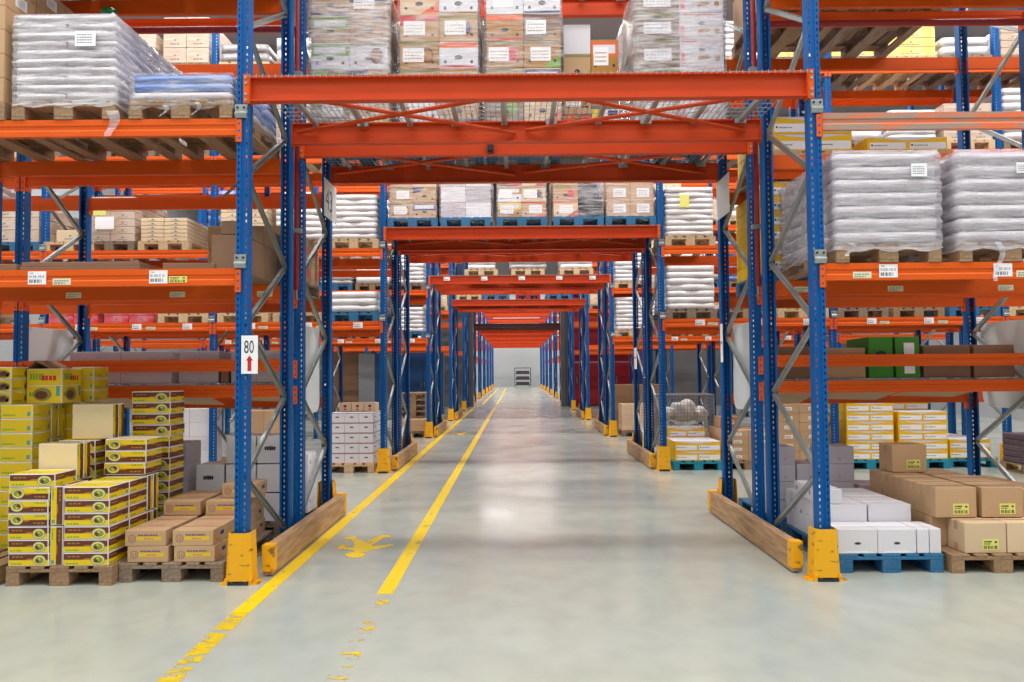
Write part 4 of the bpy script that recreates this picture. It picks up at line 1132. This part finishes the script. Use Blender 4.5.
FIX = {  # (row, bay, level, slot) : (kind, layers, layer height, columns) or None for an empty slot
    (1, -2.7, 1, 2): ('white', 8, .09, 1), (1, -2.7, 1, 1): ('white', 6, .1, 1), (1, -2.7, 1, 0): ('beige', 7, .09, 2),
    (1, -5.4, 1, 2): ('beige', 6, .062, 2), (1, -5.4, 1, 1): ('brown', 6, .12, 2), (1, -5.4, 1, 0): ('beige', 1, .19, 1),
    (1, -2.7, 0, 2): ('white', 3, .11, 1), (1, -5.4, 0, 0): ('red', 5, .12, 2), (1, -5.4, 0, 1): ('red', 5, .12, 2), (1, -5.4, 0, 2): ('white', 1, .1, 1),
    (1, -2.7, 0, 0): ('white', 1, .06, 1), (1, -2.7, 0, 1): ('white', 2, .07, 1),
    (1, 4.4, 1, 0): ('white', 9, .088, 1), (1, 4.4, 0, 0): ('white', 7, .1, 1), (1, 4.4, 0, 1): ('white', 1, .05, 1), (1, 4.4, 0, 2): ('beige', 1, .05, 1), (1, 7.1, 0, 0): ('white', 1, .05, 1), (1, 7.1, 0, 1): ('white', 1, .04, 1),
    (1, -5.4, 3, 2): ('brown', 3, .25, 2), (1, -5.4, 3, 1): ('brown', 2, .25, 2), (1, 7.1, 3, 0): ('yellow', 6, .15, 1), (1, 7.1, 3, 1): ('yellow', 6, .15, 1), (1, 4.4, 3, 0): ('white', 6, .1, 1), (1, 4.4, 3, 1): ('white', 6, .1, 1), (1, 4.4, 3, 2): ('yellow', 4, .15, 1),
    (2, -2.7, 1, 2): ('white', 8, .1, 1), (2, -2.7, 0, 2): ('white', 6, .1, 1), (2, 4.4, 1, 0): ('white', 9, .1, 1), (2, 4.4, 0, 0): ('white', 8, .1, 1), (2, 4.4, 0, 1): ('white', 8, .1, 1),
}
mat('wrap_yellow', srgb(236, 206, 96), .4, noise=.5, nscale=5, stretch=(1, 1, 6), col2=srgb(238, 230, 200), jit=.05)
ROWS_LOADED = {1: [-8.1, -5.4, -2.7, 4.4, 7.1, 9.8], 2: [-5.4, -2.7, 4.4, 7.1], 3: [-5.4, -2.7, 4.4, 7.1]}
for row, bays in ROWS_LOADED.items():
    for bx in bays:
        for lv, zl in enumerate(SIDE):
            if row > 1 and lv == 3: continue
            for s in range(3):
                xc = bx+.47+s*.88
                key = (row, bx, lv, s)
                if key == (1, -5.4, 1, 2): xc = -3.5
                if key == (1, -5.4, 1, 1): xc = -4.36
                if key == (1, -5.4, 1, 0): xc = -5.0
                if key in FIX:
                    spec = FIX[key]
                else:
                    if R.random() < (.1 if row < 3 else .2): continue
                    hm = (.8, 1.15, 1.0, .7)[lv]; lh = R.choice((.1, .12, .15, .2)); H_ = R.uniform(.35, hm)
                    spec = (R.choice(('white', 'white', 'white', 'brown', 'beige', 'beige', 'grey', 'blue')), max(1, int(H_/lh)), lh, 2)
                kind, n, lh, cols = spec
                sd, bn = BAY[bx]; sl = ('first', 'second', 'third')[s if bx > 0 else 2-s]
                nmk = {'white': 'white', 'brown': 'brown', 'beige': 'pale carton', 'grey': 'grey', 'blue': 'blue-white', 'red': 'red', 'yellow': 'yellow', 'black': 'black'}[kind]
                tail = f"{sl} slot, {bn} bay {sd}, {LV[lv]} level, {ROWN[row]} row"
                pm_ = None if kind == 'red' else R.choice(PALS)
                wload(kind, xc, PITCH*row-.05, zl, R.uniform(.74, .8) if kind != 'beige' else .74 if n > 1 else .44, n, lh, f"{nmk} wrapped load, {tail}", f"unseen pallet under added load, {tail}", pm_, cols=cols)
                if row == 1 and lv in (1, 2) and R.random() < .4:
                    pass
for bx, sd in ((-2.7, 'walkway side'), (4.4, 'opposite side')):  # unseen loads above the view, added to shade the goods below
    for s_ in range(3):
        sl = ('first', 'second', 'third')[s_ if bx > 0 else 2-s_]
        tail = f"{sl} slot, {sd}, third level, front rack, first row"
        wload('brown', bx+.47+s_*.88, -.05, 5.05, .78, 3, .3, f"unseen brown load added for shade, {tail}", f"unseen pallet under added load, {tail}", 'pallet_wood')
# paper notes on a few second-row loads
def note(x, y, z, w, h, m, label):
    mb = MB(); mb.box(-w/2, w/2, -.002, 0, -h/2, h/2); o = link('paper_note', mb.mesh('paper_note', [m]), None, (x, y, z)); tag(o, label, 'note')
note(4.78, Y2-.075, 4.25, .15, .2, 'label_yellow', 'yellow paper note on a white wrapped load, second row across the aisle')
note(-4.42, Y2-.075, 3.98, .3, .2, 'paper', 'white paper note on the brown wrapped load, second row walkway side')
note(-4.5, Y2-.075, 4.18, .2, .16, 'label_yellow', 'yellow paper note on the brown wrapped load, second row walkway side')

# second row bridge loads
B2 = [(.09, .835), (.91, 1.71), (1.82, 2.59), (2.71, 3.5), (3.56, 4.31)]
for k, (x0, x1) in enumerate(B2):
    pallet((x0+x1)/2, Y2-.03, ZD, 'pallet_blue', f"blue pallet on the second aisle bridge, {NM[k]} from the walkway side")
    w = (x1-x0)/2
    for i in range(3):
        for c in range(2):
            if k == 3 and c == 1:
                o = link('crate', carton_mesh('traystack', 1, 1, 1) if False else _cm.setdefault('blackcrate', bbox_mesh('c', .37, 1.1, .1, None, .008).mesh('crate', ['black_plastic']))); 
                for q in range(1): 
                    o.location = (x0+w*1.5, Y2+.57, ZD+.146+i*.11); tag(o, f"black crate, {layer(i, 3)}, {NM[k]} pallet of the second aisle bridge", 'crate', 'black crates')
                continue
            kind = 'multi' if k != 1 else ('white' if (i+c) % 2 else 'grey')
            if k == 4: kind = 'brown'
            o = carton(kind, x0+w*(c+.5), Y2+.57, ZD+.146+i*.25, w, 1.1, .25, f"carton, {layer(i, 3)}, {('walkway-side', 'outer')[c]}, {NM[k]} pallet of the second aisle bridge", 'cartons on the second aisle bridge', 300+k*7+i*3+c)
            if k == 4: sticker(o, .02, -.551, .13, .2, .14, 'p')
    film_shell('stretch_film', x0-.018, x1+.018, Y2+.0, Y2+1.15, ZD+.1, ZD+.146+.76, 'film_clear', 50+k, f"clear plastic wrap, {NM[k]} carton load from the walkway side, second aisle bridge", 'stretch films')
for k, (x0, x1, kind) in enumerate(((.95, 1.6, 'white'), (1.9, 2.9, 'grey'), (3.18, 3.96, 'white'))):
    wload(kind, (x0+x1)/2, PITCH*2-.03, ZD, min(x1-x0, .9), 4, .11, f"{kind} wrapped load on the third aisle bridge, {NM[k]} from the walkway side", f"pale pallet on the third aisle bridge, {NM[k]} from the walkway side", 'pallet_pale')
for k, (xc, kind, pm) in enumerate(((.6, 'beige', 'pallet_pale'), (1.5, 'blue', 'pallet_blue'), (2.5, 'red', 'pallet_red'), (3.5, 'grey', 'pallet_blue'))):
    wload(kind, xc, PITCH*3-.03, ZD, .78, 3, .12, f"{kind} wrapped load on the fourth aisle bridge, {NM[k]} from the walkway side", f"pallet on the fourth aisle bridge, {NM[k]} from the walkway side", pm)

# second row floor, walkway side
pallet(-.55, Y2-.04, 0, 'pallet_pale', 'pale wooden pallet under white cartons with green crests, second row', None, True)
grid_cartons('white_wine', -.85, -.165, 3, Y2, .38, 2, ZP, .159, 5, 'white carton with green crest', 'second row floor', 'white cartons with green crests', xn=('outer', 'middle', 'aisle-side'))
for c in range(3):
    carton('red_print', -.68+c*.2, Y2+.45, ZP+.8, .196, .3, .14, f"pale carton with dark red print on the white cartons, {('outer', 'middle', 'aisle-side')[c]} one", 'pale cartons with red print')
pallet(-3.1, Y2-.04, 0, 'pallet_wood', 'wooden pallet under plain white cartons, second row, outer side')
grid_cartons('white', -3.4, -2.75, 2, Y2, .5, 1, ZP, .22, 4, 'plain white carton', 'second row floor, outer stack', 'plain white cartons second row', xn=('outer', 'aisle-side'))
pallet(-1.9, Y2-.04, 0, 'pallet_wood', 'wooden pallet under large brown cartons, second row, walkway side')
grid_cartons('brown', -2.3, -1.5, 2, Y2, .6, 1, ZP, .42, 2, 'large brown carton', 'second row floor, walkway side', 'large brown cartons second row', xn=('outer', 'aisle-side'))
# second row floor, across the aisle
pallet(4.95, Y2-.01, 0, 'pallet_teal', 'blue pallet under yellow-and-white cartons beside the aisle, second row', None, True)
grid_cartons('yellow_white', 4.585, 5.305, 1, Y2+.01, .38, 3, ZP, .152, 2, 'yellow-and-white carton', 'second row beside the aisle', 'yellow-and-white cartons beside the aisle')
carton('yellow_white', 4.95, Y2+.97, ZP+.305, .62, .36, .16, 'yellow-and-white carton lying on top at the back, second row beside the aisle', 'yellow-and-white cartons beside the aisle')
def cage(x0, x1, y0, y1, h, label):
    t = empty('roll_cage', ((x0+x1)/2, (y0+y1)/2, 0)); tag(t, label, 'roll cage')
    W = (x1-x0)/2; D = (y1-y0)/2
    mb = MB(); 
    for a in (-W, W):
        for b in (-D, D): mb.tube((a, b, .12), (a, b, h), .014, 8)
    for b in (-D, D): mb.tube((-W, b, h), (W, b, h), .014, 8)
    for a in (-W, W): mb.tube((a, -D, h), (a, D, h), .014, 8)
    link('frame', mb.mesh('frame', ['galv']), t)
    mb = MB()
    n = 16
    for b in (-D, D):
        for i in range(1, n): x = -W+2*W*i/n; mb.bar((x, b, .2), (x, b, h), .005, .005)
        for i in range(1, 14): z = .2+(h-.2)*i/14; mb.bar((-W, b, z), (W, b, z), .005, .005)
    for a in (-W, W):
        for i in range(1, 12): y = -D+2*D*i/12; mb.bar((a, y, .2), (a, y, h), .005, .005)
        for i in range(1, 14): z = .2+(h-.2)*i/14; mb.bar((a, -D, z), (a, D, z), .005, .005)
    link('mesh_panel', mb.mesh('mesh_panel', ['galv']), t)
    mb = MB(); mb.box(-W, W, -D, D, .16, .2); link('base', mb.mesh('base', ['grey_steel']), t)
    for a in (-W+.06, W-.06):
        for b in (-D+.06, D-.06):
            mb = MB(); mb.tube((a-.015, b, .06), (a+.015, b, .06), .06, 14); mb.box(a-.03, a+.03, b-.02, b+.02, .11, .16, 1); link('caster', mb.mesh('caster', ['black_plastic', 'galv']), t)
cage(4.72, 5.68, Y2+1.85, Y2+2.5, 1.12, 'galvanised wire roll cage holding white bags behind the yellow-and-white cartons')
def lumpy(w, d, h, seed, m):
    bm = bmesh.new(); bmesh.ops.create_icosphere(bm, subdivisions=3, radius=1); R_ = random.Random(seed); ph = [R_.uniform(0, 6) for _ in range(6)]
    for v in bm.verts:
        x, y, z = v.co; k = 1+.12*math.sin(4*x+ph[0])*math.cos(3*y+ph[1])+.09*math.sin(6*z+5*x+ph[2])
        v.co = Vector((x*k*w/2, y*k*d/2, max(z, -.75)*k*h/2))
    me = bpy.data.meshes.new('bag'); bm.to_mesh(me); bm.free(); me.materials.append(MAT[m]); me.polygons.foreach_set('use_smooth', [True]*len(me.polygons)); return me
for k, (x, z, s) in enumerate(((4.96, .4, 1), (5.44, .38, 1), (5.18, .8, 1.1), (4.9, .76, .7), (5.5, .74, .75))):
    tag(link('plastic_bag', lumpy(.42*s if k != 2 else .5, .44, .4*s, k, 'bag_white'), None, (x, Y2+2.17, z)), f"white plastic bag in the wire roll cage, {('lower walkway-side', 'lower outer', 'topmost', 'upper walkway-side', 'upper outer')[k]} one", 'bag', 'white plastic bags')
pallet(5.755, Y2+.02, 0, 'pallet_wood', 'wooden pallet under small labelled kraft cartons, second row across the aisle', None, True)
grid_cartons('labelled', 5.38, 6.13, 2, Y2+.04, .5, 2, ZP, .118, 4, 'small labelled kraft carton', 'second row across the aisle', 'small labelled kraft cartons', xn=('aisle-side', 'outer'))
carton('labelled', 5.62, Y2+.8, ZP+.475, .34, .4, .18, 'labelled kraft carton on top of the small kraft cartons', 'small labelled kraft cartons')
pallet(6.56, Y2+.02, 0, 'pallet_wood', 'wooden pallet under tall labelled kraft cartons, second row across the aisle')
grid_cartons('labelled', 6.18, 6.94, 2, Y2+.04, .55, 1, ZP, .147, 6, 'labelled kraft carton', 'tall second row stack across the aisle', 'tall stack of labelled kraft cartons', xn=('aisle-side', 'outer'))
for k, (x0, x1) in enumerate(((7.28, 8.03), (8.1, 8.87))):
    pallet((x0+x1)/2, Y2-.02, 0, 'pallet_teal', f"turquoise pallet under a tall yellow-and-white carton stack, {('first', 'second')[k]} from the aisle", None, True)
    grid_cartons('yellow_white', x0, x1, 1, Y2, .55, 2, ZP, .15, 6, 'yellow-and-white carton', f"{('first', 'second')[k]} tall stack beyond the brown cartons", 'tall stacks of yellow-and-white cartons', skip=((5, 0, 0),) if k == 1 else ())
pallet(9.29, Y2+.08, 0, 'pallet_teal', 'turquoise pallet with a low yellow-and-white load, third from the aisle')
grid_cartons('yellow_white', 8.95, 9.6, 1, Y2+.1, .55, 2, ZP, .15, 2, 'yellow-and-white carton', 'low third load beyond the brown cartons', 'tall stacks of yellow-and-white cartons')
pallet(9.95, Y2-1.4, 0, 'pallet_wood', 'wooden pallet under the dark trays at the photo edge')
for i in range(5):
    for c in range(2):
        key = 'tray'
        if key not in _cm: _cm[key] = bbox_mesh('tray', .38, 1.1, .085, None, .012).mesh('tray', ['purple_tray'])
        o = link('tray', _cm[key], None, (9.75+c*.39, Y2-.8, ZP+i*.088)); tag(o, f"dark tray, {layer(i, 5)}, {('aisle-side', 'outer')[c]} stack at the photo edge", 'tray', 'dark trays')

# third and fourth row floor
Y3 = PITCH*2
pallet(-.44, Y3+.07, 0, 'pallet_grey', 'wooden pallet under small brown cartons, third row walkway side')
grid_cartons('brown', -.8, -.1, 2, Y3+.09, .55, 1, ZP, .14, 2, 'small brown carton', 'third row walkway side', 'small brown cartons third row', xn=('outer', 'aisle-side'))
for i in range(7): pallet(-.56, Y3+1.4, .147*i, 'pallet_pale', f"empty wooden pallet, {layer(i, 7)}, stack behind the third row walkway-side cartons", 'stack of empty pallets')
pallet(5.0, Y3-.05, 0, 'pallet_grey', 'wooden pallet under brown carton stack, third row across the aisle')
grid_cartons('brown_pale', 4.6, 5.35, 3, Y3-.02, .5, 1, ZP, .125, 5, 'brown carton', 'third row across the aisle', 'brown cartons third row', xn=('aisle-side', 'middle', 'outer'))
grid_cartons('brown', 4.65, 5.9, 3, Y3+1.6, .5, 1, 0.002, .3, 4, 'large brown carton', 'behind the third row across the aisle', 'large brown cartons third row', xn=('aisle-side', 'middle', 'outer'))
grid_cartons('brown_dark', -4.3, -2.85, 3, 20.42, .6, 1, 0.002, .3, 8, 'dark brown carton', 'tall stack, fourth row walkway side', 'tall dark brown stack', xn=('outer', 'middle', 'aisle-side'))
grid_cartons('brown_pale', 4.75, 5.95, 3, Y2+1.62, .22, 1, 0.002, .24, 1, 'pale brown carton', 'behind the roll cage area', 'cartons by the roll cage', xn=('aisle-side', 'middle', 'outer')) if False else None
# steel cabinet and folded screen behind the walkway-side racks
t = empty('steel_cabinet', (-1.35, 22.6, 0)); tag(t, 'tall blue steel cabinet behind the fourth rack row on the walkway side', 'cabinet')
mb = MB(); mb.box(-.75, .75, 0, .6, 0.0, 2.3); link('body', mb.mesh('body', ['blue_steel'], .01), t)
for s in (-1, 1):
    mb = MB(); mb.box(.01 if s > 0 else -.73, .73 if s > 0 else -.01, -.02, -.001, .1, 2.25)
    d_ = link('door', mb.mesh('door', ['blue_steel'], .004), t); mb = MB(); mb.box(s*.06-.012, s*.06+.012, -.05, -.02, 1.0, 1.2); link('handle', mb.mesh('handle', ['steel']), d_)
t = empty('folding_screen', (-1.66, Y3+.9, 0)); tag(t, 'pale grey-blue upright screen behind the white crested cartons', 'screen')
mb = MB(); mb.box(-.2, .2, -.02, .02, .05, 2.05); link('panel', mb.mesh('panel', ['grey_steel'], .005), t)
mb = MB(); mb.box(.21, .34, -.02, .02, .05, 2.05); link('panel', mb.mesh('panel', ['blue_steel'], .005), t)
mb = MB(); mb.box(-.25, .36, -.2, .2, 0, .048); link('foot', mb.mesh('foot', ['dark_steel']), t)
# trolley at the far end
t = empty('shelf_trolley', (2.75, 67.3, 0)); tag(t, 'green wheeled shelf trolley at the far end of the aisle', 'trolley')
mb = MB()
for a in (-.75, .75):
    for b in (-.35, .35): mb.box(a-.03, a+.03, b-.03, b+.03, .15, 1.85)
mb.box(-.78, .78, -.38, .38, 1.8, 1.86); link('frame', mb.mesh('frame', ['trolley_green']), t)
for z in (.2, .72, 1.25):
    mb = MB(); mb.box(-.72, .72, -.35, .35, z, z+.06); link('shelf', mb.mesh('shelf', ['trolley_green']), t)
    o = link('crate', bbox_mesh('c', 1.25, .6, .26, None, .02).mesh('crate', ['purple_tray']), None, (2.75, 67.3, z+.062)); tag(o, f"dark crate on the {('bottom', 'middle', 'top')[[.2, .72, 1.25].index(z)]} shelf of the far green trolley", 'crate', 'crates on the far trolley')
for a in (-.65, .65):
    for b in (-.3, .3):
        mb = MB(); mb.tube((a-.02, b, .075), (a+.02, b, .075), .075, 14); link('wheel', mb.mesh('wheel', ['black_plastic']), t)

tag(link('plastic_scrap', lumpy(.16, .1, .07, 5, 'green_plastic'), None, (-1.62, 1.02, 4.905)), 'green plastic scrap hanging under the third level above the white sacks', 'scrap')
mb = MB(); mb.box(-.03, .03, -.03, .0, 0, .13); mb.box(-.02, .02, -.045, -.03, .02, .1)
link('cable_clamp', mb.mesh('cable_clamp', ['dark_steel']), RACKS[0, 1][0], (1.86, -.055, 3.69))
# ------------------------------------------------------------------ light: rows of ceiling strip lights over the cross aisles
w_ = bpy.data.worlds.new('world'); S.world = w_; w_.use_nodes = True
w_.node_tree.nodes['Background'].inputs[0].default_value = (.85, .9, 1, 1); w_.node_tree.nodes['Background'].inputs[1].default_value = .3
def strip(x, y, z, sx, sy, power, col=(1, .98, .95)):
    l = bpy.data.lights.new('strip_light', 'AREA'); l.shape = 'RECTANGLE'; l.size = sx; l.size_y = sy; l.energy = power; l.color = col
    o = bpy.data.objects.new('strip_light', l); COL.objects.link(o); o.location = (x, y, z)
for k, y in enumerate([-8.0, -4.9, -1.9] + [PITCH*i+4.44 for i in range(0, 4)] + [PITCH*i+4.44 for i in range(4, 11)]):
    p = (520, 700, 1150)[k] if k < 3 else 1450 if k < 6 else 600 if k == 6 else 500 if k == 7 else 1350
    strip(2.3, y, 9.7, 27, .5, p)
